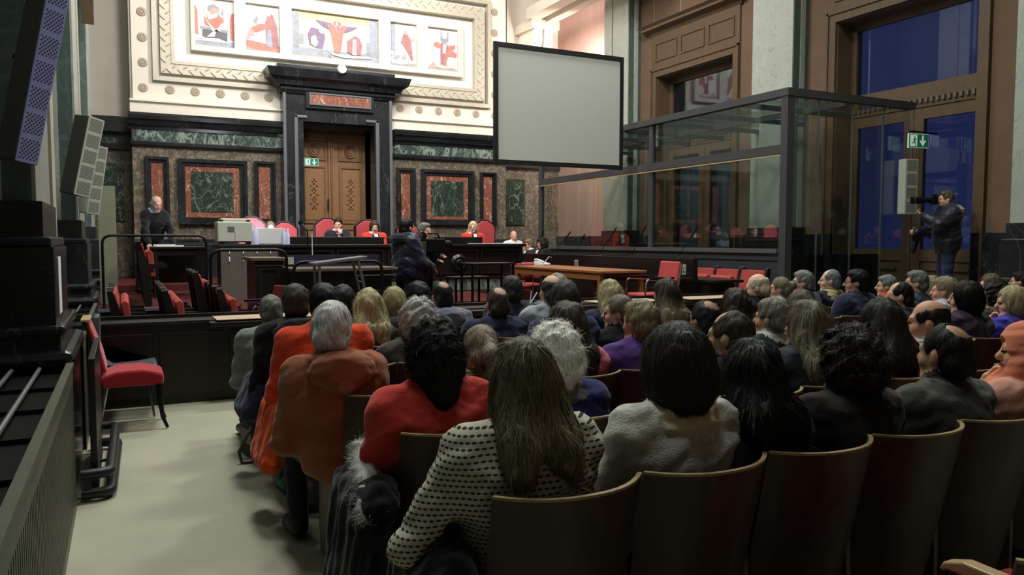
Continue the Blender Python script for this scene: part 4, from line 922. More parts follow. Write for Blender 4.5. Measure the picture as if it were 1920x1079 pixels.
# black tube rails
def rail(label, pxa, pxb, py, Y, zf, zf2=None):
    a = onY(Y, pxa, py); b = onY(Y, pxb, py); z = (a[2]+b[2])/2
    r = thing('tube_rail', label, 'railing', (a[0], Y, zf)); L_ = b[0]-a[0]; h = z-zf
    MB().tube(arcpath([(0, 0, 0), (0, 0, h), (L_, 0, h), (L_, 0, 0)], .12, 6), .018, 10).build('tube', M['steel'], r, smooth=True)
    for x in (0, L_): MB().lathe([(.05, 0), (.05, .008), (.03, .012)], (x, 0, 0), 12).build('foot_plate', M['steel'], r)
rail('tall black tube railing before the bending man', 191, 386, 442, 11.45, ZP); rail('middle black tube railing before the dark desk', 394, 537, 469, 9.2, ZC); rail('low black tube railing under the aluminium trestle', 550, 716, 491, 8.75, ZC)
# aluminium trestle platform
r = thing('work_trestle', 'grey aluminium folding trestle with slanted legs in the court', 'trestle', (0, 0, 0))
Yt = 8.35
A = onY(Yt, 584, 493); B = onY(Yt, 683, 480)
r.location = (A[0], Yt, ZC); L_ = B[0]-A[0]; ha, hb = A[2]-ZC, B[2]-ZC
MB().prism([(0, ha-.03), (0, ha), (L_, hb), (L_, hb-.03)], -.12, .16, 'y').build('platform', M['alu'], r, bevel=.004)
for y in (-.1, .14):
    MB().cyl((.06, y, ha-.03), (.08, y, 0), .016, 8).build('leg', M['alu'], r); MB().cyl((L_-.1, y, hb-.03), (L_+.12+.02*y, y, 0), .016, 8).build('leg', M['alu'], r)
for k in (.25, .5, .75): MB().cyl((L_-.1+.22*k, -.1, (hb-.03)*(1-k)), (L_-.1+.22*k, .14, (hb-.03)*(1-k)), .01, 8).build('rung', M['alu'], r)
# standing microphone before the judges, printer, water, monitor, papers
r = thing('microphone_stand', 'tall microphone stand with boom before the oak door', 'microphone', (onY(12.0, 577, 480)[0], 12.0, ZP))
zt2 = onY(12.0, 577, 432)[2]-ZP
MB().lathe([(.1, 0), (.1, .02), (.012, .03), (.012, zt2)], (0, 0, 0), 10).build('pole', M['steel'], r, smooth=True); MB().cyl((.02, 0, zt2), (-.1, -.02, zt2+.1), .012, 8).build('boom', M['alu'], r); MB().lathe([(.02, 0), (.03, .03), (.025, .06)], (-.11, -.02, zt2+.08), 10).build('head', M['steel'], r)
MB().cyl((.07, 0, zt2-.05), (.07, 0, .1), .006, 6).build('cable', M['paper'], r)
pz = 1.432
pr = thing('printer', 'pale grey office printer on the left end of the bench', 'printer', (onY(BY+.35, 438, 440)[0], BY+.35, pz))
MB().box(-.26, .26, -.2, .25, .03, .36).build('body', M['putty'], pr, bevel=.02); MB().box(-.2, .2, -.1, .22, .36, .41).build('lid', M['putty'], pr, bevel=.02)
MB().box(-.11, -.01, -.206, -.2, .2, .28).build('display', M['beadm'], pr); MB().box(-.24, .24, -.205, -.2, .04, .055).build('tray_gap', M['hole'], pr); MB().box(-.005, .0, -.204, -.2, .06, .2).build('door_gap', M['beadm'], pr)
for x in (-.2, .2): MB().box(x-.04, x+.04, -.21, -.1, .0, .03).build('foot', M['steel'], pr); MB().box(x-.03, x+.03, -.19, -.16, .36, .385).build('hinge', M['steel'], pr)
def bottle(label, p, h=.22, r_=.033):
    b = thing('water_bottle', label, 'bottle', p, 0, 'water bottles on the bench')
    MB().lathe([(r_, 0), (r_, h*.6), (r_*.5, h*.8), (r_*.4, h*.88)], (0, 0, 0), 12).build('body', mat('pale bottle plastic', (190, 196, 225), .25), b, smooth=True); MB().lathe([(r_*.45, h*.86), (r_*.45, h)], (0, 0, 0), 10).build('cap', M['paper'], b)
bottle('tall pale water bottle between printer and bright face', (onY(BY+.3, 479, 440)[0], BY+.3, pz), .32, .05)
for i, px in enumerate((531, 538)): bottle('small water bottle %s before the red chair' % ['left', 'right'][i], (onY(BY+.15, px, 440)[0], BY+.1, pz), .26, .035)
mn = thing('laptop', 'open laptop with glowing screen lighting a judge', 'laptop', (onY(BY+.55, 505, 440)[0], BY+.55, pz))
MB().box(-.2, .2, .0, .28, 0, .02).build('keyboard_base', M['paper'], mn); MB().prism([(-.01, .01), (-.05, .26), (-.04, .265), (.0, .015)], -.22, .22, 'x').build('lid', M['paper'], mn)
MB().prism([(-.0, .02), (-.038, .25), (-.036, .25), (.002, .02)], -.2, .2, 'x').build('display', mat('glowing display', (240, 240, 255), .5, emit=(220, 225, 255), estr=30), mn)
l = bpy.data.lights.new('laptop_light', 'AREA'); l.size = .35; l.energy = 14; l.color = (.92, .94, 1); lo = bpy.data.objects.new('laptop_light', l); COL.objects.link(lo); lo.parent = mn; lo.location = (0, .03, .16); lo.rotation_euler = (PI/2+.2, 0, PI)
lo.rotation_euler = (Vector((0, 1, .35))).to_track_quat('-Z', 'Y').to_euler()
for i, (x, y, rz, w_) in enumerate(((3.2, BY+.5, .1, .3), (4.3, BY+.6, -.2, .28), (5.75, BY+.3, .15, .45), (1.65, BY+.4, .1, .5), (6.3, BY+.35, -.1, .5))):
    p_ = MB().box(-w_/2, w_/2, -.15, .15, 0, .012).build('paper_stack', M['paper']); p_.location = (x, y, pz); p_.rotation_euler = (0, 0, rz)
    tag(p_, ['papers before the judge in the black robe', 'papers before the middle of the judges bench', 'papers beside the blonde judge', 'long papers left of the grey printer', 'white papers before the man in the white shirt'][i], 'papers')
p_ = MB().box(-.2, .2, -.14, .14, 0, .02).build('paper_stack', M['paper']); p_.location = (.66, 13.35, ZP+.8); tag(p_, 'white papers on the table of the bending man', 'papers')
p_ = MB().box(-.16, .16, -.12, .12, 0, .03).build('paper_stack', M['paper']); p_.location = (.6, 13.75, ZP+.8); tag(p_, 'small pile of documents at the left edge of the table', 'papers')
bxo = thing('cardboard_box', 'open brown cardboard box before the man in the white shirt', 'box', (7.62, 15.12, 1.21))
ct = thing('clerk_table', 'small dark table with a box before the bald man', 'table', (7.6, 15.15, ZC))
MB().box(-.42, .38, -.2, .2, .90, .94).build('table_top', M['ebony'], ct)
for x in (-.38, .34):
    for y in (-.16, .16): MB().box(x-.025, x+.025, y-.025, y+.025, 0, .9).build('leg', M['ebony'], ct)
lp = thing('laptop', 'black open laptop beside the cardboard box', 'laptop', (7.28, 15.1, 1.21))
MB().box(-.13, .13, -.0, .18, 0, .015).build('keyboard_base', M['steel'], lp); MB().prism([(-.01, .01), (-.04, .2), (-.03, .2), (.0, .01)], -.14, .14, 'x').build('lid', M['steel'], lp)
MB().box(-.16, .3, -.12, .12, 0, .15).build('box_body', M['mat_'], bxo); MB().prism([(.12, .15), (.2, .19), (.2, .2), (.12, .16)], -.16, .3, 'x').build('flap', M['mat_'], bxo)
nb = thing('notice_panel', 'grey panel with rows of small hooks before the printer desk', 'panel', (onY(BY-.3, 470, 470)[0], BY-.2, ZP))
MB().box(-.42, .42, -.015, .015, .0, .78).build('board', mat('grey brown board', (88, 82, 76), .7), nb)
hk = MB().tube([(0, -.016, .06), (0, -.04, .05), (0, -.045, .0), (0, -.02, -.01)], .008, 6).build('hook', M['paper'], nb)
for i in range(8):
    o = hk if i == 0 else link_copy(hk, parent=nb); o.location = (-.3+.2*(i % 4), 0, .70-.12*(i//4))
# ------------------------------------------------------------------ people: volumes blended into one skin, meshed by surface nets
class Vol:
    def __init__(s, lo, hi, res):
        s.lo = np.array(lo, float); s.res = res; s.n = np.ceil((np.array(hi)-s.lo)/res).astype(int)+1
        s.D = np.full(s.n, .3, np.float32); s.B = np.full(s.n, 9., np.float32); s.L = np.zeros(s.n, np.uint8)
        s.ax = [(s.lo[i]+np.arange(s.n[i])*res).astype(np.float32) for i in range(3)]
    def blk(s, lo, hi, m):
        a = np.clip(np.floor((np.array(lo)-m-s.lo)/s.res).astype(int), 0, s.n-1); b = np.clip(np.ceil((np.array(hi)+m-s.lo)/s.res).astype(int)+1, 1, s.n)
        sl = tuple(slice(a[i], max(b[i], a[i]+1)) for i in range(3))
        return sl, s.ax[0][sl[0]][:, None, None], s.ax[1][sl[1]][None, :, None], s.ax[2][sl[2]][None, None, :]
    def mix(s, sl, d, lab, k):
        D = s.D[sl]; h = np.clip(.5+.5*(D-d)/k, 0, 1); s.D[sl] = D*(1-h)+d*h-k*h*(1-h)
        B = s.B[sl]; w_ = d < B; s.L[sl] = np.where(w_, lab, s.L[sl]); s.B[sl] = np.where(w_, d, B)
    def cone(s, a, b, ra, rb, lab=0, k=.03, flat=1.0):
        a = np.array(a, float); b = np.array(b, float); R = max(ra, rb)
        sl, x, y, z = s.blk(np.minimum(a, b)-R, np.maximum(a, b)+R, k+.02)
        ba = b-a; t = np.clip(((x-a[0])*ba[0]+(y-a[1])*ba[1]+(z-a[2])*ba[2])/max(ba@ba, 1e-9), 0, 1)
        dx, dy, dz = x-(a[0]+t*ba[0]), (y-(a[1]+t*ba[1]))/flat, z-(a[2]+t*ba[2])
        s.mix(sl, (np.sqrt(dx*dx+dy*dy+dz*dz)-(ra+(rb-ra)*t))*min(1, flat), lab, k)
    def ell(s, c, r, lab=0, k=.03, R=None, cut=False):
        c = np.array(c, float); r = np.array(r, float); m = r if R is None else np.full(3, r.max())
        sl, x, y, z = s.blk(c-m, c+m, k+.02); px, py, pz = x-c[0], y-c[1], z-c[2]
        if R is not None:
            px, py, pz = (R[0, 0]*px+R[1, 0]*py+R[2, 0]*pz, R[0, 1]*px+R[1, 1]*py+R[2, 1]*pz, R[0, 2]*px+R[1, 2]*py+R[2, 2]*pz)
        k0 = np.sqrt((px/r[0])**2+(py/r[1])**2+(pz/r[2])**2); k1 = np.sqrt((px/r[0]**2)**2+(py/r[1]**2)**2+(pz/r[2]**2)**2)+1e-6
        d = k0*(k0-1)/k1
        if cut: s.D[sl] = np.maximum(s.D[sl], -d)
        else: s.mix(sl, d.astype(np.float32), lab, k)
    def plane_cut(s, c, n):
        """remove what lies on the +n side of the plane through c"""
        x, y, z = s.ax[0][:, None, None], s.ax[1][None, :, None], s.ax[2][None, None, :]
        s.D = np.maximum(s.D, (x-c[0])*n[0]+(y-c[1])*n[1]+(z-c[2])*n[2])
    def noise(s, amp, f, mask=None, seed=0):
        x, y, z = s.ax[0][:, None, None]*f[0]+seed, s.ax[1][None, :, None]*f[1]+seed*1.7, s.ax[2][None, None, :]*f[2]
        q = np.sin(x+2.2*np.sin(.7*z+y))*np.sin(1.3*z+1.8*np.sin(.9*x))+.6*np.sin(1.9*y+1.1*z+seed)*np.sin(1.7*x-.8*z)
        q = amp*q
        s.D = s.D+(q if mask is None else np.where(mask(s.L), q, 0)).astype(np.float32)
    def mesh(s):
        D = s.D; D[0] = D[-1] = .3; D[:, 0] = D[:, -1] = .3; D[:, :, 0] = D[:, :, -1] = .3
        I = D < 0; nx, ny, nz_ = np.array(D.shape)-1
        c = np.zeros((nx, ny, nz_), np.uint8)
        for i in (0, 1):
            for j in (0, 1):
                for k in (0, 1): c += I[i:i+nx, j:j+ny, k:k+nz_]
        act = (c > 0) & (c < 8); idx = np.argwhere(act); N = len(idx); vid = np.full(act.shape, -1, np.int32); vid[act] = np.arange(N)
        cv = np.stack([D[idx[:, 0]+i, idx[:, 1]+j, idx[:, 2]+k] for i in (0, 1) for j in (0, 1) for k in (0, 1)], 1)
        off = np.array([(i, j, k) for i in (0, 1) for j in (0, 1) for k in (0, 1)], float)
        P = np.zeros((N, 3)); cnt = np.zeros(N)
        for a in range(8):
            for b in range(a+1, 8):
                if abs(off[a]-off[b]).sum() != 1: continue
                va, vb = cv[:, a], cv[:, b]; m = (va < 0) != (vb < 0); t = np.where(m, va/np.where(m, va-vb, 1), 0)
                P += np.where(m[:, None], off[a]+t[:, None]*(off[b]-off[a]), 0); cnt += m
        P = (idx+P/cnt[:, None])*s.res+s.lo
        F = []
        for ax in range(3):
            u, v = [q for q in range(3) if q != ax]
            sl0 = [slice(None)]*3; sl1 = [slice(None)]*3; sl0[ax] = slice(0, -1); sl1[ax] = slice(1, None)
            ch = I[tuple(sl0)] != I[tuple(sl1)]; e = np.argwhere(ch); e = e[(e[:, u] > 0) & (e[:, v] > 0) & (e[:, u] < D.shape[u]-1) & (e[:, v] < D.shape[v]-1)]
            ins = I[e[:, 0], e[:, 1], e[:, 2]]
            def cell(du, dv):
                q = e.copy(); q[:, u] -= du; q[:, v] -= dv; return vid[q[:, 0], q[:, 1], q[:, 2]]
            quad = np.stack([cell(1, 1), cell(0, 1), cell(0, 0), cell(1, 0)], 1)
            flip = ~ins if ax != 1 else ins
            quad[flip] = quad[flip][:, ::-1]; F.append(quad)
        F = np.concatenate(F); F = F[(F >= 0).all(1)]
        lab = s.L[idx[F[:, 0], 0], idx[F[:, 0], 1], idx[F[:, 0], 2]]
        return P, F, lab
def mesh_obj(name, P, F, lab, mats, parent):
    me = bpy.data.meshes.new(name); me.vertices.add(len(P)); me.vertices.foreach_set('co', P.astype(np.float32).ravel())
    nf = len(F); k = F.shape[1]; me.loops.add(nf*k); me.loops.foreach_set('vertex_index', F.astype(np.int32).ravel()); me.polygons.add(nf)
    me.polygons.foreach_set('loop_start', np.arange(nf, dtype=np.int32)*k)
    for m in mats: me.materials.append(m)
    if lab is not None: me.polygons.foreach_set('material_index', np.minimum(lab, len(mats)-1).astype(np.int32))
    me.polygons.foreach_set('use_smooth', np.ones(nf, bool)); me.update(calc_edges=True); me.validate()
    o = bpy.data.objects.new(name, me); COL.objects.link(o); o.parent = parent; return o

def cloth(col, kind='plain'):
    nm = 'cloth %s %d %d %d' % ((kind,)+tuple(col))
    if nm in MATS: return MATS[nm]
    if kind in ('plain', 'wool', 'shiny'):
        return mat(nm, col, .45 if kind == 'shiny' else .9, spec=.15 if kind != 'shiny' else .4, var=.12 if kind != 'wool' else .2, vscale=7 if kind != 'wool' else 40, bump=.25 if kind != 'wool' else .5, bscale=60 if kind != 'wool' else 160, sheen=.15)
    m = mat(nm, col, .9, spec=.1); nt = m.node_tree; N = nt.nodes; L = nt.links; b = N['Principled BSDF']
    tc = N.new('ShaderNodeTexCoord'); c = lin(col)+(1,)
    if kind == 'knit':
        # open-work stitches: rows of dark oval holes, with a plain ribbed band down the spine
        sx = N.new('ShaderNodeSeparateXYZ'); L.new(tc.outputs['Object'], sx.inputs[0])
        def mth(op, a, b_=None):
            n = N.new('ShaderNodeMath'); n.operation = op
            for i, q in enumerate((a, b_)):
                if q is None: continue
                if isinstance(q, (int, float)): n.inputs[i].default_value = q
                else: L.new(q, n.inputs[i])
            return n.outputs[0]
        x = mth('SUBTRACT', sx.outputs[0], mth('MULTIPLY', sx.outputs[1], .8)); z = sx.outputs[2]
        row = mth('FLOOR', mth('MULTIPLY', z, 62)); sh = mth('MULTIPLY', mth('MODULO', row, 2), .5)
        u = mth('SUBTRACT', mth('FRACT', mth('ADD', mth('MULTIPLY', x, 46), mth('ADD', sh, 50.0))), .5); v = mth('SUBTRACT', mth('FRACT', mth('MULTIPLY', z, 62)), .5)
        d = mth('SQRT', mth('ADD', mth('MULTIPLY', mth('MULTIPLY', u, u), .8), mth('MULTIPLY', mth('MULTIPLY', v, v), 2.6)))
        r = N.new('ShaderNodeMapRange'); r.inputs[1].default_value = .27; r.inputs[2].default_value = .36; L.new(d, r.inputs[0])
        band_ = mth('LESS_THAN', mth('ABSOLUTE', mth('SUBTRACT', sx.outputs[0], .075)), .028)
        rib = mth('MULTIPLY', mth('ADD', mth('SINE', mth('MULTIPLY', z, 420)), 1.0), .5)
        f = N.new('ShaderNodeMix'); f.data_type = 'FLOAT'; L.new(band_, f.inputs[0]); L.new(r.outputs[0], f.inputs[2]); f.inputs[3].default_value = 1.0
        mx = N.new('ShaderNodeMix'); mx.data_type = 'RGBA'; L.new(f.outputs[0], mx.inputs[0]); mx.inputs[6].default_value = (.04, .037, .033, 1); mx.inputs[7].default_value = c; L.new(mx.outputs[2], b.inputs['Base Color'])
        hh = mth('ADD', f.outputs[0], mth('MULTIPLY', mth('MULTIPLY', rib, band_), .6))
        bp = N.new('ShaderNodeBump'); bp.inputs['Strength'].default_value = .9; bp.inputs['Distance'].default_value = .006; L.new(hh, bp.inputs['Height']); L.new(bp.outputs[0], b.inputs['Normal'])
    else:
        wv = N.new('ShaderNodeTexWave'); wv.bands_direction = 'Z' if kind == 'stripe' else 'DIAGONAL'; wv.inputs['Scale'].default_value = 22 if kind == 'stripe' else 14; wv.inputs['Distortion'].default_value = .4
        L.new(tc.outputs['Object'], wv.inputs['Vector']); rp = N.new('ShaderNodeValToRGB'); L.new(wv.outputs[0], rp.inputs[0])
        rp.color_ramp.elements[0].color = tuple(q*.35 for q in c[:3])+(1,); rp.color_ramp.elements[1].color = c; rp.color_ramp.elements[0].position = .3; rp.color_ramp.elements[1].position = .5; L.new(rp.outputs[0], b.inputs['Base Color'])
    return m
def hairmat(col, tip=None):
    ds = lambda q: tuple(int(v*.68+.32*(sum(q)/3)) for v in q)
    col = ds(col); tip = ds(tip) if tip else None
    nm = 'hair %d %d %d' % tuple(col)+('' if tip is None else ' %d %d %d' % tuple(tip))
    if nm in MATS: return MATS[nm]
    m = mat(nm, col, .55, spec=.25); nt = m.node_tree; N = nt.nodes; L = nt.links; b = N['Principled BSDF']; b.inputs['Anisotropic'].default_value = .4
    tc = N.new('ShaderNodeTexCoord'); mp = N.new('ShaderNodeMapping'); mp.inputs['Scale'].default_value = (190, 190, 12); L.new(tc.outputs['Object'], mp.inputs[0])
    n = N.new('ShaderNodeTexNoise'); n.inputs['Scale'].default_value = 1; n.inputs['Detail'].default_value = 3; L.new(mp.outputs[0], n.inputs['Vector'])
    r = N.new('ShaderNodeMapRange'); r.inputs[1].default_value = .3; r.inputs[2].default_value = .7; pale = sum(col) > 480; r.inputs[3].default_value = .8 if pale else .45; r.inputs[4].default_value = 1.2 if pale else 1.45; L.new(n.outputs[0], r.inputs[0])
    base = N.new('ShaderNodeMix'); base.data_type = 'RGBA'; base.inputs[6].default_value = lin(col)+(1,); base.inputs[7].default_value = lin(tip or col)+(1,)
    if tip:
        sx = N.new('ShaderNodeSeparateXYZ'); L.new(tc.outputs['Object'], sx.inputs[0]); rr = N.new('ShaderNodeMapRange'); rr.inputs[1].default_value = 1.08; rr.inputs[2].default_value = .88; L.new(sx.outputs[2], rr.inputs[0]); L.new(rr.outputs[0], base.inputs[0])
    vm = N.new('ShaderNodeVectorMath'); vm.operation = 'SCALE'; L.new(base.outputs[2], vm.inputs[0]); L.new(r.outputs[0], vm.inputs['Scale']); L.new(vm.outputs[0], b.inputs['Base Color'])
    bp = N.new('ShaderNodeBump'); bp.inputs['Strength'].default_value = .5; bp.inputs['Distance'].default_value = .003; L.new(n.outputs[0], bp.inputs['Height']); L.new(bp.outputs[0], b.inputs['Normal'])
    return m
def skinm(col): return mat('skin %d %d %d' % tuple(col), col, .55, spec=.35, var=.06, vscale=20)
LIP = mat('lip skin', (150, 84, 76), .5); EYE = mat('eye dark', (26, 22, 20), .2)

def hrot(yaw, pitch, roll): return np.array(Matrix.Rotation(yaw, 3, 'Z') @ Matrix.Rotation(pitch, 3, 'X') @ Matrix.Rotation(roll, 3, 'Y'))
def finger_hand(V, wr, elb, palm_n, curl=.6, side=1, k=.006, spread=.8):
    """palm and five bent fingers: wr wrist, elb elbow, palm_n the way the palm faces"""
    wr = np.array(wr, float); f = wr-np.array(elb, float); f /= np.linalg.norm(f); n = np.array(palm_n, float); n -= f*(n@f); n /= np.linalg.norm(n); u = np.cross(f, n)*side
    V.cone(wr, wr+f*.05, .026, .03, 0, .015); c = wr+f*.06
    V.cone(c-u*.022, c+u*.022, .018, .018, 0, .012)
    for i, (o, L_) in enumerate(((-.030, .058), (-.010, .070), (.010, .075), (.030, .066))):
        b0 = wr+f*.085+u*o*spread; d1 = f*math.cos(curl*.6)+n*math.sin(curl*.6); d2 = f*math.cos(curl*1.6)+n*math.sin(curl*1.6); d3 = f*math.cos(curl*2.5)+n*math.sin(curl*2.5)
        p1 = b0+d1*L_*.48; p2 = p1+d2*L_*.32; p3 = p2+d3*L_*.25
        V.cone(b0-f*.015, p1, .0100, .0092, 0, k); V.cone(p1, p2, .0092, .0085, 0, k); V.cone(p2, p3, .0085, .0075, 0, k)
    t0 = wr+f*.03+u*.03; td = (f*.6+u*.6+n*.5); td /= np.linalg.norm(td); t1 = t0+td*.045; t2 = t1+(td*.6+f*.6)*.032
    V.cone(t0, t1, .013, .0105, 0, .01); V.cone(t1, t2, .0105, .0085, 0, k)

def person(label, loc, rz=0, J=None, hz=1.07, hy=-.07, hx=0, head=(0, 0, 0), hair=('short', (60, 45, 35)), top=((50, 50, 55), 'plain'), bottom=(36, 38, 46), shoe=(24, 22, 22), skin=(196, 150, 124),
           arms=('lap', 'lap'), res=.0115, hres=.009, scarf=None, wide=1.0, sleeve=True, lean=0, strands=0, seed=0, collar=None, glasses=False, coat=0, hood=None, hx2=0, group=None, female=False, hv=1.0, hsm=1.0):
    """one blended body: skin, clothes and shoes are material regions of one surface; hair is its child"""
    root = thing('person', label, 'person', loc, rz, group)
    wd = wide
    H = np.array((hx, hy, hz)); sy = hy*.75+.0; sz = hz-.19
    S = np.array((hx*.7, sy-.02, sz)); pel = np.array((0, 0, .52))
    if J is None:
        J = {}
        for s, a, nm in ((-1, arms[0], 'L'), (1, arms[1], 'R')):
            J['sh'+nm] = S+np.array((s*.165*wd, 0, .0))
            if a == 'lap': J['el'+nm] = S+np.array((s*.225*wd, .06, -.30)); J['wr'+nm] = np.array((s*.10, .27, .62))
            elif a == 'fold': J['el'+nm] = S+np.array((s*.22*wd, .10, -.26)); J['wr'+nm] = S+np.array((-s*.05, .24, -.2))
            elif a == 'wide': J['el'+nm] = S+np.array((s*.29*wd, .05, -.25)); J['wr'+nm] = np.array((s*.16, .27, .60))
            elif a == 'chin': J['el'+nm] = S+np.array((s*.16*wd, .22, -.2)); J['wr'+nm] = H+np.array((s*.03, .165, -.19))
            elif a == 'out': J['el'+nm] = S+np.array((s*.30*wd, .05, -.25)); J['wr'+nm] = np.array((s*.06, .27, .69))
            elif a == 'write': J['el'+nm] = S+np.array((s*.23*wd, .10, -.27)); J['wr'+nm] = np.array((s*.16, .33, .66))
            J['hip'+nm] = pel+np.array((s*.085, .03, 0)); J['kn'+nm] = np.array((s*.13, .44, .50)); J['an'+nm] = np.array((s*.12, .42, .09)); J['toe'+nm] = np.array((s*.14, .58, .045))
        J['pel'] = pel; J['ch'] = S+np.array((0, .01, -.13)); J['neck'] = S+np.array((0, .0, .06)); J['head'] = H; J['S'] = S
    H = np.array(J['head'], float); S = np.array(J['S'], float)
    P = np.array([J[q] for q in J if not q.startswith(('pn', 'curl'))], float); lo = P.min(0)-.2; hi = P.max(0)+.2; lo[2] = max(P[:, 2].min()-.06, -.005)
    V = Vol(lo, hi, res); A = lambda q: np.array(J[q], float)
    lean_m = .03
    # torso
    t1 = 1
    V.ell(A('pel'), (.165*wd, .125, .12), 2, .04); V.ell(A('pel')*.55+A('ch')*.45+np.array((0, .005, 0)), (.15*wd, .112, .17), t1, .06); V.ell(A('ch'), (.165*wd, .108, .155), t1, .06)
    V.cone(A('S')+np.array((0, .0, -.05)), A('pel')*.8+A('ch')*.2, .150*wd+.01*coat, .158*wd+.012*coat, t1, .07, .70)
    V.cone(A('shL')-np.array((0, 0, .01)), A('shR')-np.array((0, 0, .01)), .07, .07, t1, .07)
    V.cone((A('shL')+A('S'))/2+np.array((0, -.01, -.1)), (A('shR')+A('S'))/2+np.array((0, -.01, -.1)), .105, .105, t1, .08)
    V.ell(A('ch')+np.array((0, -.03, .04)), (.14*wd, .085, .12), t1, .05)
    if coat: V.ell(A('pel')*.6+A('ch')*.4, (.19*wd, .15, .22), t1, .05)
    for s, nm in ((-1, 'L'), (1, 'R')):
        V.cone(A('neck')+np.array((s*.02, -.015, -.01)), A('sh'+nm)+np.array((0, -.005, .015)), .045, .05, t1, .05)
        V.cone(A('sh'+nm), A('el'+nm), .066+.012*coat, .054+.012*coat, t1, .05); V.cone(A('el'+nm), A('wr'+nm), .054+.01*coat, .038+.01*coat, t1 if sleeve else 0, .02)
        V.cone(A('hip'+nm), A('kn'+nm), .088, .064, 2, .04); V.cone(A('kn'+nm), A('an'+nm), .062, .045, 2, .03); V.cone(A('an'+nm)+np.array((0, -.02, -.03)), A('toe'+nm), .045, .036, 3, .02)
    # neck and head
    hs = (.90 if female else .93)*hsm
    Rm = hrot(*head); hp = lambda x, y, z: H+Rm @ np.array((x, y, z))*hs
    V.cone(A('neck')+np.array((0, 0, -.03)), hp(0, -.02, -.07), .056*hs, .053*hs, 0, .025)
    V.ell(hp(0, -.012, .025), np.array((.075, .094, .098))*hs, 0, .03, Rm); V.ell(hp(0, .03, -.04), np.array((.06, .068, .085))*hs, 0, .03, Rm)
    V.cone(hp(-.022, .06, -.098), hp(.022, .06, -.098), .024, .024, 0, .03); V.cone(hp(0, .09, .012), hp(0, .114, -.03), .009, .0145, 0, .014)
    V.cone(hp(-.035, .078, .02), hp(.035, .078, .02), .014, .014, 0, .02)
    for s in (-1, 1):
        V.ell(hp(s*.04, .066, -.035), (.022, .022, .024), 0, .02); V.ell(hp(s*.077, -.005, -.012), np.array((.011, .022, .033))*hs, 0, .008, Rm)
        V.ell(hp(s*.031, .0845, .0), (.009, .007, .005), 5, .003, Rm)
        V.cone(hp(s*.018, .092, .022), hp(s*.046, .083, .024), .0045, .0035, 6, .003)
    V.ell(hp(0, .094, -.066), (.024, .011, .009), 4, .006, Rm)
    if collar: V.cone(A('neck')+np.array((-.02, -.01, .0)), A('neck')+np.array((.02, .0, .0)), .068, .068, 7, .01); V.ell(A('neck')+np.array((0, -.01, -.005)), (.082, .078, .04), 7, .015)
    if scarf: V.ell(A('neck')+np.array((0, -.005, .012)), (.098, .098, .05), 7, .02); V.ell(A('neck')+np.array((0, .0, -.03)), (.118, .112, .042), 7, .02)
    if hood:
        nk = A('neck'); V.ell(nk+np.array((0, -.125, -.03)), (.15, .075, .085), 7, .012); V.ell(nk+np.array((0, -.05, .015)), (.13, .1, .04), 7, .012)
        V.cone(nk+np.array((-.14, -.03, -.03)), nk+np.array((0, -.175, -.09)), .03, .035, 7, .006); V.cone(nk+np.array((.14, -.03, -.03)), nk+np.array((0, -.175, -.09)), .03, .035, 7, .006)
    # folds in the clothing
    V.noise(.006, (15, 13, 24), lambda L_: (L_ == 1) | (L_ == 2), seed); V.noise(.003, (34, 31, 44), lambda L_: (L_ == 1) | (L_ == 7), seed+3); V.noise(.005, (12, 12, 70), lambda L_: L_ == 7, seed+6)
    for s, nm, a in ((-1, 'L', arms[0]), (1, 'R', arms[1])):
        if a == 'chin': finger_hand(V, A('wr'+nm), A('el'+nm), (0, -1, .1), .75, -s)
        else: finger_hand(V, A('wr'+nm), A('el'+nm), J.get('pn'+nm, (-s*.3, 0, -1)), J.get('curl'+nm, .4), s)
    Pm, F, lab = V.mesh()
    hc = hair[1]
    xm = cloth(*(scarf or collar or hood)) if (scarf or collar or hood) else LIP
    mats = [skinm(skin), cloth(*top), cloth(bottom, 'plain'), mat('shoe %d %d %d' % tuple(shoe), shoe, .5), LIP, EYE, mat('brow %d %d %d' % tuple(np.array(hc)*3//4), tuple(np.array(hc)*3//4), .7), xm]
    mesh_obj('body', Pm, F, lab, mats, root)
    # hair
    st = hair[0]
    if st != 'none':
        long = {'long': .20, 'longer': .215, 'mid': .16}.get(st, .16)
        lo = H-np.array((.24, .30, long+.12)); hi = H+np.array((.24, .22, .22)); V = Vol(lo, hi, hres)
        sk = lambda e, extra=0: V.ell(hp(0, -.014, .026), np.array((.075+e, .094+e, .098+e+extra))*hs, 0, .02, Rm)
        back = Rm @ np.array((0, -1, 0)); dn = np.array((0, 0, -1.0))
        if st in ('short', 'bald', 'thin', 'crown'):
            sk(.011 if st == 'short' else .006); V.cone(hp(-.03, -.062, -.04), hp(.03, -.062, -.04), .045, .045, 0, .03)
            if st == 'short': V.ell(hp(0, .03, .09), (.055, .05, .025), 0, .03, Rm)
            V.noise(.003, (60, 60, 34), None, seed)
            V.plane_cut(hp(0, 0, -.085), -Rm[:, 2]); V.ell(hp(0, .105, -.045), np.array((.085, .075, .12)), cut=True, R=Rm)
            for s in (-1, 1): V.ell(hp(s*.085, .03, -.05), (.03, .045, .06), cut=True, R=Rm)
            if st == 'bald': V.ell(hp(0, .02, .13), (.072, .13, .10), cut=True, R=Rm)
            if st == 'thin': V.ell(hp(0, .085, .11), (.06, .085, .06), cut=True, R=Rm)
            if st == 'crown': V.ell(hp(0, -.06, .125), (.042, .05, .055), cut=True, R=Rm)
        elif st in ('bob', 'curly', 'afro'):
            e = {'bob': .022, 'curly': .03, 'afro': .045}[st]*hv; sk(e); b0 = {'bob': (.098, .105, .12), 'curly': (.112, .118, .13), 'afro': (.12, .125, .12)}[st]
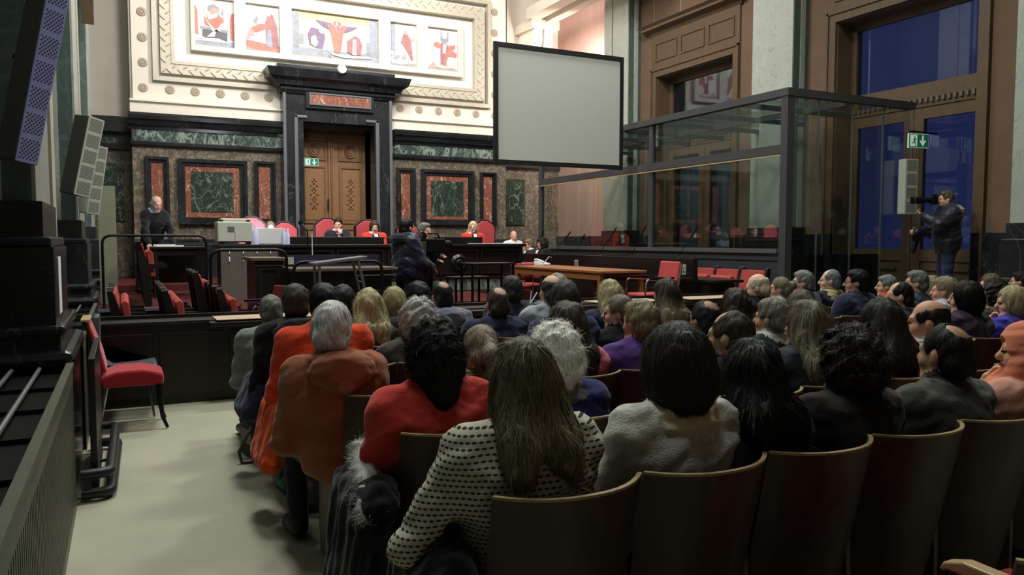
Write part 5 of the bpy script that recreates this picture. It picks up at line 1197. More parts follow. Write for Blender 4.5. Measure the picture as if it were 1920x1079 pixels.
            V.ell(hp(0, -.03, -.035), np.array(b0)*hs*(1+.12*(hv-1)*3), 0, .03, Rm); V.noise({'bob': .003, 'curly': .012, 'afro': .009}[st], (40, 40, 40) if st != 'bob' else (70, 70, 16), None, seed)
            if st == 'curly': V.noise(.006, (85, 80, 75), None, seed+2)
            V.plane_cut(hp(0, -.03, {'bob': -.125, 'curly': -.14}.get(st, -.12)), -Rm[:, 2]*.95+Rm[:, 1]*.1); V.ell(hp(0, .13, -.055), np.array((.072, .1, .13)), cut=True, R=Rm)
        elif st in ('long', 'longer', 'mid'):
            sk(.02); V.ell(hp(0, -.03, -.03), np.array((.1, .107, .12))*hs, 0, .03, Rm)
            e1 = H+dn*long+np.array((0, -.135, 0)); m1 = hp(0, -.055, -.08)
            m2 = m1*.45+e1*.55+np.array((0, -.015, 0))
            V.cone(m1-np.array((.045, 0, 0)), m2-np.array((.055, 0, 0)), .065, .058, 0, .04, .85); V.cone(m1+np.array((.045, 0, 0)), m2+np.array((.055, 0, 0)), .065, .058, 0, .04, .85)
            V.cone(m2-np.array((.055, 0, 0)), e1-np.array((.06*hv, 0, 0)), .058, .047, 0, .03, .7); V.cone(m2+np.array((.055, 0, 0)), e1+np.array((.06*hv, 0, 0)), .058, .047, 0, .03, .7)
            V.noise(.0055, (65, 60, 9), None, seed); V.noise(.004, (24, 24, 14), None, seed+5)
            V.ell(hp(0, .13, -.06), np.array((.07, .1, .15)), cut=True, R=Rm)
        elif st in ('pony', 'bun'):
            sk(.011); V.cone(hp(-.03, -.07, -.03), hp(.03, -.07, -.03), .045, .045, 0, .03); V.noise(.002, (70, 70, 30), None, seed); V.plane_cut(hp(0, 0, -.08), -Rm[:, 2]); V.ell(hp(0, .105, -.045), np.array((.085, .075, .12)), cut=True, R=Rm)
            for s in (-1, 1): V.ell(hp(s*.085, .03, -.05), (.03, .045, .06), cut=True, R=Rm)
            if st == 'pony': V.cone(hp(0, -.11, .04), hp(0, -.14, .0), .026, .034, 0, .02); V.cone(hp(0, -.14, .0), hp(0, -.15, -.13), .034, .018, 0, .02)
            else: V.ell(hp(0, -.13, .04), (.045, .04, .045), 0, .015)
        elif st == 'low':   # thick dark curls gathered low on the neck
            sk(.022); V.ell(hp(0, -.04, -.02), (.105, .11, .11), 0, .03, Rm); V.noise(.009, (60, 55, 50), None, seed); V.noise(.005, (95, 90, 90), None, seed+1); V.ell(hp(0, -.11, -.13), (.06, .05, .07), 0, .04); V.cone(hp(0, -.1, -.1), hp(0, -.1, -.2), .04, .02, 0, .02); V.ell(hp(0, .12, -.045), np.array((.08, .09, .13)), cut=True, R=Rm)
        elif st == 'hijab':
            sk(.026); V.ell(hp(0, -.03, -.04), (.105, .11, .12), 0, .03, Rm); V.cone(hp(0, -.01, -.1), A('neck')+np.array((0, .0, -.03)), .095, .13, 0, .05); V.ell(A('neck')+np.array((0, .04, -.07)), (.17, .14, .1), 0, .05)
            V.noise(.005, (20, 16, 24), None, seed); V.noise(.003, (8, 12, 60), None, seed+1); V.ell(hp(0, .13, -.03), np.array((.055, .08, .095)), cut=True, R=Rm)
        hp_, hf, hl = V.mesh()
        hm = cloth(hc, 'plain') if st == 'hijab' else hairmat(hc, hair[2] if len(hair) > 2 else None)
        ho = mesh_obj('headscarf' if st == 'hijab' else 'hair', hp_, hf, None, [hm], root)
        if st != 'hijab': add_fibres(ho, hp_, hf, hp(0, -.03, .12), hm, st, seed, 3200 if hres < .008 else 1300)
        if strands: add_strands(ho, V, H, hm, strands, long, seed)
    if glasses:
        g_ = MB()
        for s in (-1, 1):
            g_.tube([tuple(hp(s*.033+.022*math.cos(a), .104, .002+.018*math.sin(a))) for a in np.linspace(0, 2*PI, 13)[:-1]], .002, 5, closed=True); g_.cyl(tuple(hp(s*.055, .1, .006)), tuple(hp(s*.08, -.005, .01)), .002, 5)
        g_.build('glasses', M['steel'], root)
    return root
def add_strands(ho, V, H, m, n, long, seed):
    """loose locks laid over the hair surface, slightly proud of it"""
    rg = np.random.default_rng(seed+100); inside = V.D < 0
    zs = V.ax[2]; cen = {}
    verts = []; faces = []
    zi_all = [k for k in range(len(zs)) if inside[:, :, k].sum() > 6]
    if not zi_all: return
    ztop, zbot = zs[max(zi_all)], zs[min(zi_all)]
    cx = {}; 
    for k in zi_all:
        a = np.argwhere(inside[:, :, k]); cx[k] = (V.ax[0][a[:, 0]].mean(), V.ax[1][a[:, 1]].mean())
    rr = np.arange(0, .26, V.res*.5)
    for i in range(n):
        ph = rg.uniform(PI*.86, PI*2.14); dr = rg.uniform(-.35, .35); z1 = zbot+rg.uniform(-.015, .14)*(.6 if long > .2 else .3); pts = []
        z0 = ztop-.008-abs(rg.normal(0, .03))
        for t in np.linspace(0, 1, 13):
            z = z0+(z1-z0)*t; k = int(round((z-V.lo[2])/V.res)); k = min(max(k, min(zi_all)), max(zi_all))
            if k not in cx: continue
            a = ph+dr*t+.10*math.sin(7*t+i); c = cx[k]
            X = ((c[0]+rr*math.cos(a)-V.lo[0])/V.res).round().astype(int); Y = ((c[1]+rr*math.sin(a)-V.lo[1])/V.res).round().astype(int)
            ok = (X >= 0) & (Y >= 0) & (X < V.n[0]) & (Y < V.n[1]); X = X.clip(0, V.n[0]-1); Y = Y.clip(0, V.n[1]-1)
            hit = np.where(ok & inside[X, Y, k])[0]
            if len(hit) == 0: continue
            r = rr[hit.max()]+.002+.004*rg.random()*t; pts.append(np.array((c[0]+r*math.cos(a), c[1]+r*math.sin(a), z)))
        if len(pts) < 5: continue
        # smooth, then a flat lock of three sides
        Pn = np.array(pts); Pn[1:-1] = (Pn[:-2]+2*Pn[1:-1]+Pn[2:])/4; w0 = rg.uniform(.0016, .0036); o = len(verts); q = len(Pn)
        for j, p in enumerate(Pn):
            ww = w0*(1-.8*max(0, j/(q-1)-.5)*2); tx = np.array((-math.sin(ph), math.cos(ph), 0)); nx_ = np.array((math.cos(ph), math.sin(ph), 0))
            verts += [p-tx*ww, p+nx_*ww*.8, p+tx*ww]
        for j in range(q-1):
            a = o+3*j; faces += [(a, a+3, a+4, a+1), (a+1, a+4, a+5, a+2)]
    if faces: mesh_obj('loose_locks', np.array(verts), np.array(faces), None, [m], ho)

def add_fibres(ho, P, F, crown, m, st, seed, n):
    """thin fibres combed over the hair surface so that its outline is not smooth"""
    rg = np.random.default_rng(seed+7); a, b, c, d = (P[F[:, i]] for i in range(4))
    nr = np.cross(c-a, d-b); ar = np.linalg.norm(nr, axis=1)+1e-9; nr /= ar[:, None]
    pick = rg.choice(len(F), n, p=ar/ar.sum()); w1 = rg.random((n, 1)); w2 = rg.random((n, 1))
    p = a[pick]*(1-w1)*(1-w2)+b[pick]*w1*(1-w2)+c[pick]*w1*w2+d[pick]*(1-w1)*w2; nn = nr[pick]
    out = p-np.array(crown); nn = np.where((np.sum(nn*out, 1) < 0)[:, None], -nn, nn)
    flow = out*np.array((.8, .8, .6))+np.array((0, 0, -.07)); flow += rg.normal(0, .012 if st not in ('curly', 'afro', 'low') else .09, (n, 3))
    t = flow-nn*np.sum(flow*nn, 1)[:, None]; t /= np.linalg.norm(t, axis=1)[:, None]+1e-9; s_ = np.cross(t, nn)
    L_ = rg.uniform(.025, .06, (n, 1))*(1.5 if st in ('long', 'longer', 'mid') else .7 if st in ('short', 'bald', 'thin', 'crown') else 1.0); w_ = rg.uniform(.0006, .0013, (n, 1))
    k = 4; V_ = []
    for i in range(k+1):
        u = i/k; q = p+t*L_*u+nn*(.0008+L_*(.10*u-.22*u*u))
        if st in ('curly', 'afro', 'low'): q = q+s_*L_*.22*np.sin(u*6+w1*6)+nn*L_*.12*np.sin(u*5)
        ww = w_*(1-.8*u); V_ += [q-s_*ww, q+s_*ww]
    V_ = np.stack(V_, 1).reshape(-1, 3); base = np.arange(n)[:, None]*(2*(k+1)); Fs = []
    for i in range(k): Fs.append(base+np.array([2*i, 2*i+1, 2*i+3, 2*i+2]))
    mesh_obj('fibres', V_, np.concatenate(Fs), None, [m], ho)['kind'] = 'stuff'
# ------------------------------------------------------------------ the public
def seated(px, py, row, label, **k):
    Yh = 1.76+.735*(row-1)+.17; q = onY(Yh, px, py); hy = k.pop('hy', -.07); near = row <= 2
    k.setdefault('res', .0095 if near else .0115); k.setdefault('hres', .0065 if near else .0085)
    k['seed'] = int(px*7+py) % 97
    return person(label, (q[0]-k.get('hx', 0), Yh-hy, 0), 0, hz=float(q[2]), hy=hy, **k)
BK = (20, 20, 24); NV = (26, 30, 56); DG = (52, 54, 56)
# nearest row
seated(978, 716, 1, 'woman with long brown hair in a white open-knit sweater in the nearest row', hair=('longer', (96, 82, 56), (146, 128, 92)), top=((182, 178, 162), 'knit'), bottom=(30, 32, 40), strands=420, arms=('out', 'write'), female=True, wide=1.06, res=.008, hv=1.25)
seated(1265, 690, 1, 'woman with a dark bob and cream scarf in a light grey sweater', hair=('bob', (44, 34, 28)), top=((186, 182, 176), 'wool'), bottom=(40, 42, 50), strands=260, scarf=((206, 190, 158), 'plain'), arms=('write', 'lap'), female=True, wide=1.0, res=.008, hv=1.4, hsm=1.08)
seated(1407, 706, 1, 'woman with long black hair in a black padded jacket in the nearest row', hair=('mid', (20, 18, 18)), top=(BK, 'plain'), coat=1, strands=200, female=True, head=(-.1, 0, 0))
seated(1592, 680, 1, 'woman with dark curly hair in a dark plum coat in the nearest row', hair=('curly', (48, 38, 32)), top=((30, 24, 26), 'plain'), coat=1, strands=160, female=True)
seated(1772, 664, 1, 'balding man in a dark olive jacket in the nearest row', hair=('crown', (34, 32, 32)), top=((70, 70, 64), 'plain'), skin=(176, 134, 108), wide=1.06, collar=((40, 40, 38), 'plain'))
seated(1925, 660, 1, 'woman in a coral headscarf and pink top resting her chin on her hand', hair=('hijab', (206, 122, 96)), top=((196, 140, 124), 'plain'), arms=('chin', 'lap'), head=(.7, 0, 0), skin=(200, 150, 120), female=True, res=.008, hx=-.04)
# second row
seated(812, 664, 2, 'woman with gathered black curls in a red sweater in the second row', hair=('low', (16, 15, 17)), top=((194, 62, 56), 'plain'), strands=140, female=True, wide=1.06, skin=(150, 104, 84))
seated(1037, 668, 2, 'white-haired woman in a navy coat with grey fur collar', hair=('curly', (244, 241, 232)), top=((34, 38, 92), 'plain'), coat=1, strands=200, scarf=((108, 106, 104), 'wool'), female=True)
seated(1367, 632, 2, 'man with thin brown hair and a visible ear in a dark sweater', hair=('thin', (78, 64, 50)), top=((34, 38, 40), 'plain'), head=(.5, 0, 0))
seated(1512, 612, 2, 'woman with long blonde-streaked hair in a dark grey coat', hair=('long', (112, 98, 74), (168, 154, 116)), top=((44, 50, 58), 'plain'), coat=1, strands=170, female=True, head=(.15, 0, .1))
seated(1650, 606, 2, 'woman with dark shoulder-length hair and a red scarf in the second row', hair=('long', (52, 46, 42)), top=((24, 22, 24), 'plain'), scarf=((170, 70, 56), 'plain'), strands=120, female=True)
seated(1740, 604, 2, 'balding bearded man in a striped grey shirt with his hand at his mouth', hair=('bald', (42, 34, 30)), top=((176, 176, 182), 'stripe'), arms=('chin', 'lap'), head=(.65, -.05, 0), skin=(198, 148, 122), res=.008, hy=-.02)
# third row
seated(620, 621, 3, 'white-haired man in a rust brown hooded jacket by the aisle', hair=('thin', (206, 204, 200)), top=((150, 92, 68), 'plain'), coat=.5, hood=((140, 84, 62), 'plain'), wide=.96, hx=-.06, head=(-.15, -.1, .1), strands=120, hres=.0065, hsm=1.12)
seated(900, 655, 3, 'woman with smooth grey blonde hair and a headband in a brown striped top', hair=('pony', (158, 144, 118)), top=((132, 110, 84), 'stripe'), female=True, hres=.0065)
seated(1062, 611, 3, 'woman with long brown hair in a pink knitted sweater', hair=('long', (74, 62, 48)), top=((196, 96, 110), 'wool'), female=True, strands=100)
seated(1200, 604, 3, 'person with short blond hair in a purple sweater', hair=('short', (152, 136, 98)), top=((84, 54, 124), 'plain'), skin=(196, 138, 116), head=(.2, 0, 0), hres=.0065)
seated(1322, 602, 3, 'man with close-cropped dark hair and dark blue collar', hair=('crown', (40, 36, 34)), top=((34, 36, 50), 'plain'), skin=(150, 112, 90))
seated(1447, 597, 3, 'grey-haired man with a white collar under a dark green coat', hair=('short', (124, 116, 102)), top=((36, 46, 44), 'plain'), collar=((190, 188, 180), 'plain'), head=(.35, 0, 0))
seated(1810, 560, 3, 'woman with a straight black bob in a dark purple top', hair=('bob', (18, 16, 18)), top=((46, 36, 60), 'plain'), head=(.5, 0, 0), female=True)
seated(1897, 568, 3, 'blonde woman in a violet blue jacket holding her hand to her chin', hair=('bob', (176, 154, 104)), top=((64, 56, 156), 'plain'), arms=('chin', 'lap'), head=(.85, -.05, 0), skin=(206, 152, 126), female=True, res=.0085)
# fourth row
org = seated(607, 574, 4, 'dark-haired man in a bright orange sweatshirt by the aisle', hair=('short', (26, 26, 30)), top=((206, 66, 34), 'plain'), wide=1.1, bottom=(48, 48, 50), shoe=(40, 110, 82), coat=.4)
seated(782, 602, 4, 'older woman with wavy silver hair in a grey coat and black scarf', hair=('curly', (176, 176, 172)), top=((66, 64, 60), 'plain'), scarf=((20, 20, 22), 'plain'), female=True, head=(.2, 0, 0))
seated(1057, 563, 4, 'woman with dark grey hair in a navy blue top', hair=('bob', (58, 54, 52)), top=((34, 38, 78), 'plain'), female=True)
seated(1160, 587, 4, 'woman in profile with an ash ponytail in a black jacket', hair=('pony', (112, 102, 86)), top=((28, 30, 34), 'plain'), head=(.95, 0, 0), skin=(204, 160, 134), female=True, coat=1)
seated(1378, 573, 4, 'woman with straight dark brown hair in the fourth row', hair=('long', (54, 46, 38)), top=((30, 30, 34), 'plain'), female=True)
seated(1500, 577, 4, 'woman with smooth brown hair behind the plaid scarf', hair=('mid', (86, 74, 58)), top=((40, 40, 46), 'plain'), female=True)
seated(1686, 556, 4, 'balding dark-haired man with sideburns in a blue grey shirt', hair=('thin', (30, 28, 28)), top=((72, 78, 92), 'plain'), head=(.8, -.05, 0), skin=(204, 158, 132))
seated(1772, 546, 4, 'young man with light brown hair in a grey suit with white collar', hair=('short', (142, 122, 86)), top=((106, 112, 120), 'plain'), collar=((220, 220, 222), 'plain'), head=(.5, 0, 0), skin=(206, 150, 126))
seated(1863, 557, 4, 'woman with dark curls and a tan scarf at the right', hair=('curly', (30, 28, 28)), top=((36, 36, 38), 'plain'), scarf=((134, 112, 76), 'plain'), head=(.9, 0, 0), skin=(120, 84, 66), female=True)
# fifth row
seated(553, 569, 5, 'man with brown hair in a black hooded sweatshirt', hair=('short', (66, 58, 50)), top=(BK, 'plain'), hood=((22, 22, 25), 'plain'), skin=(170, 120, 98))
seated(690, 577, 5, 'woman with long wavy blonde hair in a dark tweed coat', hair=('long', (186, 166, 112)), top=((60, 58, 54), 'wool'), coat=1, female=True, strands=140)
seated(932, 570, 5, 'balding man with brown hair in a dark navy jacket', hair=('crown', (78, 68, 56)), top=((34, 38, 64), 'plain'), skin=(186, 140, 118), wide=1.08, coat=.5)
seated(1033, 546, 5, 'bald man in a pale grey shirt in the fifth row', hair=('bald', (70, 62, 54)), top=((150, 156, 164), 'plain'), skin=(204, 160, 138))
seated(1142, 556, 5, 'woman with straight blonde hair in a navy coat', hair=('long', (172, 152, 104)), top=((32, 36, 60), 'plain'), coat=1, female=True, strands=90)
seated(1248, 552, 5, 'woman with long ombre hair fading from dark brown to blonde', hair=('longer', (58, 48, 40), (168, 150, 108)), top=((40, 36, 36), 'plain'), female=True, strands=120, head=(.2, 0, 0))
seated(1420, 540, 5, 'bald white-haired man in a black overcoat leaning forward', hair=('bald', (206, 190, 150)), top=((26, 24, 30), 'plain'), coat=1, collar=((22, 22, 26), 'plain'), head=(.7, -.2, 0), skin=(216, 172, 148), wide=1.05)
seated(1606, 530, 5, 'bearded man with black hair in a navy blazer', hair=('short', (20, 20, 24)), top=((44, 46, 70), 'plain'), head=(.75, 0, 0), skin=(176, 130, 106), coat=.4)
seated(1718, 531, 5, 'man with short grey hair in a blue grey jacket', hair=('short', (112, 108, 104)), top=((66, 72, 92), 'plain'), head=(.75, 0, 0), skin=(206, 158, 134))
seated(1856, 536, 5, 'woman with glasses and brown hair turned to the left', hair=('bob', (96, 78, 58)), top=((34, 34, 40), 'plain'), head=(.9, 0, 0), glasses=True, skin=(208, 160, 138), female=True)
# front row
seated(508, 585, 6, 'person with short greying hair in a pale sage shirt in the front aisle seat', hair=('short', (112, 112, 96)), top=((124, 130, 120), 'plain'), female=True)
seated(642, 566, 6, 'woman with dark hair at the front behind the orange sweatshirt', hair=('bob', (34, 34, 40)), top=(DG, 'plain'), female=True)
seated(738, 569, 6, 'woman with a blonde bob in a coral top in the front row', hair=('bob', (164, 144, 90)), top=((176, 70, 66), 'plain'), female=True)
seated(784, 562, 5, 'person with tight black braids in the fifth row', hair=('short', (24, 24, 28)), top=((40, 40, 46), 'plain'), skin=(120, 84, 66))
seated(828, 556, 6, 'balding man in a grey hooded sweatshirt in the front row', hair=('crown', (40, 38, 38)), top=((110, 112, 124), 'plain'), hood=((98, 100, 114), 'plain'), wide=1.1, skin=(170, 130, 106))
seated(960, 545, 6, 'man with dark hair in a charcoal jacket in the front row', hair=('short', (52, 48, 44)), top=((44, 48, 56), 'plain'), collar=((40, 44, 52), 'plain'))
seated(1044, 541, 6, 'person with ash blond hair behind the bald man', hair=('bob', (140, 126, 96)), top=((96, 104, 116), 'plain'), female=True)
seated(1462, 542, 6, 'woman with pinned grey blonde hair in a white collar', hair=('bun', (126, 116, 92)), top=((70, 80, 92), 'plain'), collar=((200, 204, 206), 'plain'), head=(.8, 0, 0), female=True, wide=.85)
seated(1505, 530, 6, 'grey-haired man with glasses in a slate coat', hair=('short', (126, 122, 116)), top=((74, 80, 94), 'plain'), head=(.85, 0, 0), glasses=True, skin=(210, 166, 146), wide=.88)
seated(1556, 527, 6, 'grey-haired man wearing a yellow and black plaid scarf', hair=('thin', (112, 120, 124)), top=((30, 32, 44), 'plain'), scarf=((190, 178, 130), 'plaid'), head=(.85, 0, 0), skin=(204, 160, 138))
seated(1662, 537, 6, 'grey bearded man with an orange collar in the front row', hair=('short', (112, 116, 116)), top=((70, 60, 56), 'plain'), collar=((196, 92, 50), 'plain'), head=(.85, 0, 0), skin=(198, 148, 126))
seated(1744, 538, 6, 'person with smooth blonde hair by the right door', hair=('bob', (150, 134, 92)), top=((44, 44, 52), 'plain'), head=(.5, 0, 0), female=True)
seated(1912, 528, 6, 'person with dark hair at the right edge in the front row', hair=('short', (36, 32, 32)), top=((40, 40, 44), 'plain'), head=(.6, 0, 0))

# white letter printed on the back of the orange sweatshirt
bpy.context.view_layer.update()
ob = [c for c in org.children if c.name.startswith('body')][0]
d_ = ray(592, 631); og = CP-np.array(org.location); ok_, hit, nrm, _i = ob.ray_cast(Vector(og), Vector(d_).normalized())
if ok_:
    lt = MB(); s_ = .042
    for x0, x1, z0, z1 in ((0, .2, 0, 1), (.2, .62, .82, 1), (.2, .55, .42, .58), (.2, .62, 0, .16)): lt.box(x0*s_, x1*s_, -.004, .004, z0*s_, z1*s_)
    lo_ = lt.build('printed_letter', M['paper'], org); lo_.location = hit+nrm*.002; lo_.rotation_euler = (0, 0, math.atan2(nrm.x, -nrm.y))

# ------------------------------------------------------------------ the court
def judge(px, py, label, Y=14.2, rz=PI, zf=ZP, **k):
    q = onY(Y-.02, px, py); k.setdefault('res', .012); k.setdefault('hres', .009)
    k['seed'] = int(px) % 91
    hz = float(q[2])-zf; hy = k.pop('hy', .02); robe = k.get('collar') is not None
    o = person(label, (q[0], Y, zf), rz, hz=hz, hy=hy, **k)
    if robe:   # white bands over the black front of a robe
        z = hz-.15; y = hy*.75+.115
        MB().prism([(y-.035, z+.02), (y+.012, z-.04), (y+.03, z-.34), (y-.01, z-.34)], -.065, .065, 'x').build('robe_front', cloth((16, 16, 18), 'plain'), o, bevel=.01)
        MB().prism([(y-.02, z+.02), (y+.018, z-.03), (y+.030, z-.17), (y+.016, z-.17)], -.034, .034, 'x').build('white_bands', M['paper'], o)
    return o
judge(507, 428, 'judge with fair hair lit white by a glowing screen', hair=('short', (128, 112, 88)), top=((40, 36, 62), 'plain'), skin=(220, 180, 160), hx=0)
judge(634, 421, 'judge in black robe and white bands resting her cheek on a hand', hair=('short', (44, 38, 36)), top=((30, 32, 42), 'plain'), collar=((226, 226, 230), 'plain'), arms=('chin', 'lap'), skin=(206, 158, 138), head=(-.35, -.15, 0))
judge(702, 426, 'judge with brown hair in a red and black robe reading papers', hair=('bob', (70, 48, 38)), top=((196, 56, 44), 'plain'), collar=((226, 226, 228), 'plain'), arms=('fold', 'fold'), skin=(206, 158, 138), head=(-.1, -.2, 0), female=True)
judge(793, 434, 'dark-haired clerk seated behind the video camera', hair=('long', (36, 28, 28)), top=((34, 32, 36), 'plain'), skin=(206, 158, 138), female=True)
judge(887, 427, 'blonde judge with glasses in a red robe with black front', hair=('mid', (206, 184, 130)), top=((200, 60, 44), 'plain'), collar=((226, 226, 228), 'plain'), arms=('fold', 'lap'), skin=(212, 164, 142), glasses=True, head=(-.5, 0, 0), female=True)
judge(963, 443, 'bald man in a white shirt seated beyond the end of the bench', Y=15.6, zf=ZC, hair=('none', (90, 70, 60)), top=((212, 212, 212), 'plain'), skin=(208, 158, 138), head=(0, -.3, 0))
judge(987, 459, 'lawyer with sandy hair and white collar at the far end of the desk', Y=14.4, rz=PI*.5, zf=ZC, hair=('short', (132, 104, 76)), top=((34, 36, 46), 'plain'), collar=((224, 224, 226), 'plain'), skin=(210, 156, 132), head=(0, -.2, 0)).location.x = 7.66
judge(1013, 457, 'dark-haired lawyer in a black robe at the desk before the dock', Y=13.85, rz=PI*.5, zf=ZC, hair=('curly', (44, 36, 34)), top=((22, 24, 24), 'plain'), collar=((214, 214, 214), 'plain'), skin=(200, 152, 130), female=True).location.x = 7.66
for y_, lb_ in ((14.4, 'plain dark stool under the sandy-haired lawyer'), (13.85, 'plain dark stool under the dark-haired lawyer'), (15.62, 'plain dark stool under the bald man in the white shirt')):
    st_ = thing('stool', lb_, 'stool', (7.64 if y_ < 15 else onY(15.6, 963, 443)[0], y_, ZC)); MB().box(-.17, .17, -.17, .17, .38, .42).build('seat', M['ebony'], st_, bevel=.01)
    for x in (-.14, .14):
        for y in (-.14, .14): MB().box(x-.015, x+.015, y-.015, y+.015, 0, .38).build('leg', M['steel'], st_)

def stand(h, lean=0):
    s = h/1.75; J = {}
    for sg, nm in ((-1, 'L'), (1, 'R')):
        J['sh'+nm] = (sg*.17, 0, 1.42); J['el'+nm] = (sg*.23, .02, 1.13); J['wr'+nm] = (sg*.22, .12, .88)
        J['hip'+nm] = (sg*.09, 0, .90); J['kn'+nm] = (sg*.10, .02, .50); J['an'+nm] = (sg*.10, -.02, .09); J['toe'+nm] = (sg*.12, .14, .045)
    J.update(pel=(0, 0, .96), ch=(0, .01, 1.28), neck=(0, .0, 1.49), head=(0, .03, 1.63), S=(0, 0, 1.42))
    return {k: np.array(v)*s if not k.startswith('pn') else v for k, v in J.items()}
# cameraman in a navy parka, seen in profile, facing right
q = onY(9.6, 760, 427); h = (q[2]-ZC)/.932; J = stand(h); s = h/1.75
J['elR'] = np.array((.25, .10, 1.12))*s; J['wrR'] = np.array((.20, .33, 1.02))*s; J['elL'] = np.array((-.24, .12, 1.14))*s; J['wrL'] = np.array((-.14, .36, 1.08))*s
person('cameraman in a navy parka standing in profile beside the video camera', (q[0], 9.6, ZC), -1.25, J=J, hair=('short', (22, 20, 22)), top=((22, 26, 48), 'shiny'), bottom=(22, 24, 30), coat=2.6, hood=((26, 28, 40), 'plain'), skin=(190, 140, 116), res=.0085, wide=1.1, arms=('x', 'x'), seed=4)
# grey-haired man behind the video camera
q = onY(10.1, 797, 434); h = (q[2]-ZC)/.932; J = stand(h); s = h/1.75
J['wrL'] = np.array((-.10, .32, 1.2))*s; J['elL'] = np.array((-.25, .12, 1.15))*s; J['wrR'] = np.array((.14, .3, 1.15))*s
person('grey-haired man in a dark jacket bending to the video camera', (q[0]-.02, 10.12, ZC), -2.6, J=J, hair=('short', (120, 120, 120)), top=((40, 42, 50), 'plain'), bottom=(44, 52, 76), coat=1, skin=(200, 152, 130), arms=('x', 'x'), seed=9)
# video camera on its tripod
vc = thing('video_camera', 'black broadcast video camera on a tripod in the court', 'camera', (onY(9.75, 812, 470)[0], 9.75, ZC), -1.0)
zc_ = onY(9.75, 812, 462)[2]-ZC
MB().box(-.07, .07, -.22, .2, zc_-.08, zc_+.1).build('body', M['steel'], vc, bevel=.015); MB().tube([(0, .2, zc_+.02), (0, .36, zc_+.02)], [.05, .06], 14).build('lens', M['steel'], vc)
MB().lathe([(.05, 0), (.05, .02), (.0, .025)], (-.02, -.2, zc_+.14), 14, 'y').build('viewfinder', M['steel'], vc); MB().lathe([(.03, -.01), (.03, 0), (.012, .0), (.012, -.02)], (-.02, -.225, zc_+.14), 14, 'y').build('eyepiece', M['chrome'], vc)
MB().tube([(0, -.18, zc_+.1), (0, -.12, zc_+.17), (0, .1, zc_+.17), (0, .16, zc_+.1)], .012, 8).build('handle', M['steel'], vc); MB().box(-.09, .06, -.3, -.22, zc_-.1, zc_+.06).build('battery', M['spkside'], vc, bevel=.01)
MB().box(-.06, .06, -.08, .08, zc_-.16, zc_-.08).build('tripod_head', M['steel'], vc); MB().cyl((0, -.08, zc_-.12), (.06, -.42, zc_-.32), .01, 8).build('pan_handle', M['alu'], vc)
for a in (0.3, 2.4, 4.5): MB().cyl((.04*math.cos(a), .04*math.sin(a), zc_-.16), (.26*math.cos(a), .26*math.sin(a), .0), .014, 8).build('leg', M['steel'], vc)
# man bending over the table at left
J = stand(1.72); zf = ZP
J['pel'] = np.array((-.1, .1, .93)); J['ch'] = np.array((.0, .30, 1.2)); J['S'] = np.array((.02, .37, 1.33)); J['neck'] = np.array((.04, .42, 1.39)); J['head'] = np.array((.06, .51, 1.5))
J['shL'] = np.array((-.15, .36, 1.32)); J['shR'] = np.array((.18, .38, 1.32)); J['elL'] = np.array((-.24, .40, 1.05)); J['wrL'] = np.array((-.18, .56, .84)); J['elR'] = np.array((.26, .5, 1.08)); J['wrR'] = np.array((.28, .62, .85))
for nm, sg in (('L', -1), ('R', 1)): J['hip'+nm] = np.array((sg*.09-.1, .08, .88)); J['pn'+nm] = (0, 0, -1); J['curl'+nm] = .15
person('grey-haired man in a dark suit bending over the table at left', (onY(14.4, 262, 450)[0]+.06, 14.42, zf), PI+.5, J=J, hair=('thin', (168, 166, 160)), top=((18, 19, 22), 'plain'), bottom=(18, 19, 22), collar=((150, 160, 178), 'plain'), skin=(200, 152, 130), head=(0, -.45, 0), arms=('x', 'x'), res=.009, seed=12, coat=.6)
# photographer on a step by the right door
q = onY(6.8, 1778, 374); zf = .52; h = (q[2]-zf)/.932; J = stand(h); s = h/1.75
J['elL'] = np.array((-.26, .2, 1.26))*s; J['wrL'] = np.array((-.10, .34, 1.38))*s; J['elR'] = np.array((.26, .12, 1.16))*s; J['wrR'] = np.array((.16, .36, 1.16))*s; J['pnR'] = (-1, 0, 0); J['curlR'] = .9; J['curlL'] = .8; J['pnL'] = (0, 0, 1)
pg = person('photographer in a navy parka with fur hood aiming a long lens at right', (q[0], 6.8, zf), .95, J=J, hair=('short', (92, 76, 60)), top=((18, 20, 36), 'shiny'), bottom=(40, 50, 82), coat=3, wide=1.2, hood=((150, 136, 112), 'wool'), skin=(206, 158, 136), arms=('x', 'x'), res=.009, seed=21)
sp_ = thing('step_box', 'dark wooden step under the photographer by the right door', 'step', (q[0], 6.8, 0))
MB().box(-.3, .3, -.3, .3, .48, .52).build('tread', M['ebony'], sp_); MB().box(-.28, .28, -.28, .28, 0, .48).build('body', M['ebony2'], sp_)
dcm = thing('photo_camera', 'black camera with a long lens held to the photographer face', 'camera', (q[0], 6.8, zf), .95)
hz_ = 1.62*s
MB().box(-.07, .07, .15, .22, hz_-.06, hz_+.05).build('body', M['steel'], dcm, bevel=.01); MB().tube([(0, .22, hz_), (0, .33, hz_), (0, .34, hz_), (0, .47, hz_)], [.036, .036, .046, .048], 16).build('lens', M['steel'], dcm); MB().tube([(0, .43, hz_), (0, .445, hz_)], .05, 16).build('lens_ring', M['chrome'], dcm); MB().box(-.03, .03, .15, .2, hz_+.05, hz_+.08).build('prism', M['steel'], dcm)
cap_ = MB().lathe([(.06, -.06), (.055, -.02), (.03, .0)], (-.0, -.12*s+.03, 1.72*s), 14).build('knit_cap', cloth((54, 58, 130), 'wool'), pg)
sd = thing('photo_camera', 'second camera with lens hanging at the photographer hip', 'camera', (q[0], 6.8, zf), .95)
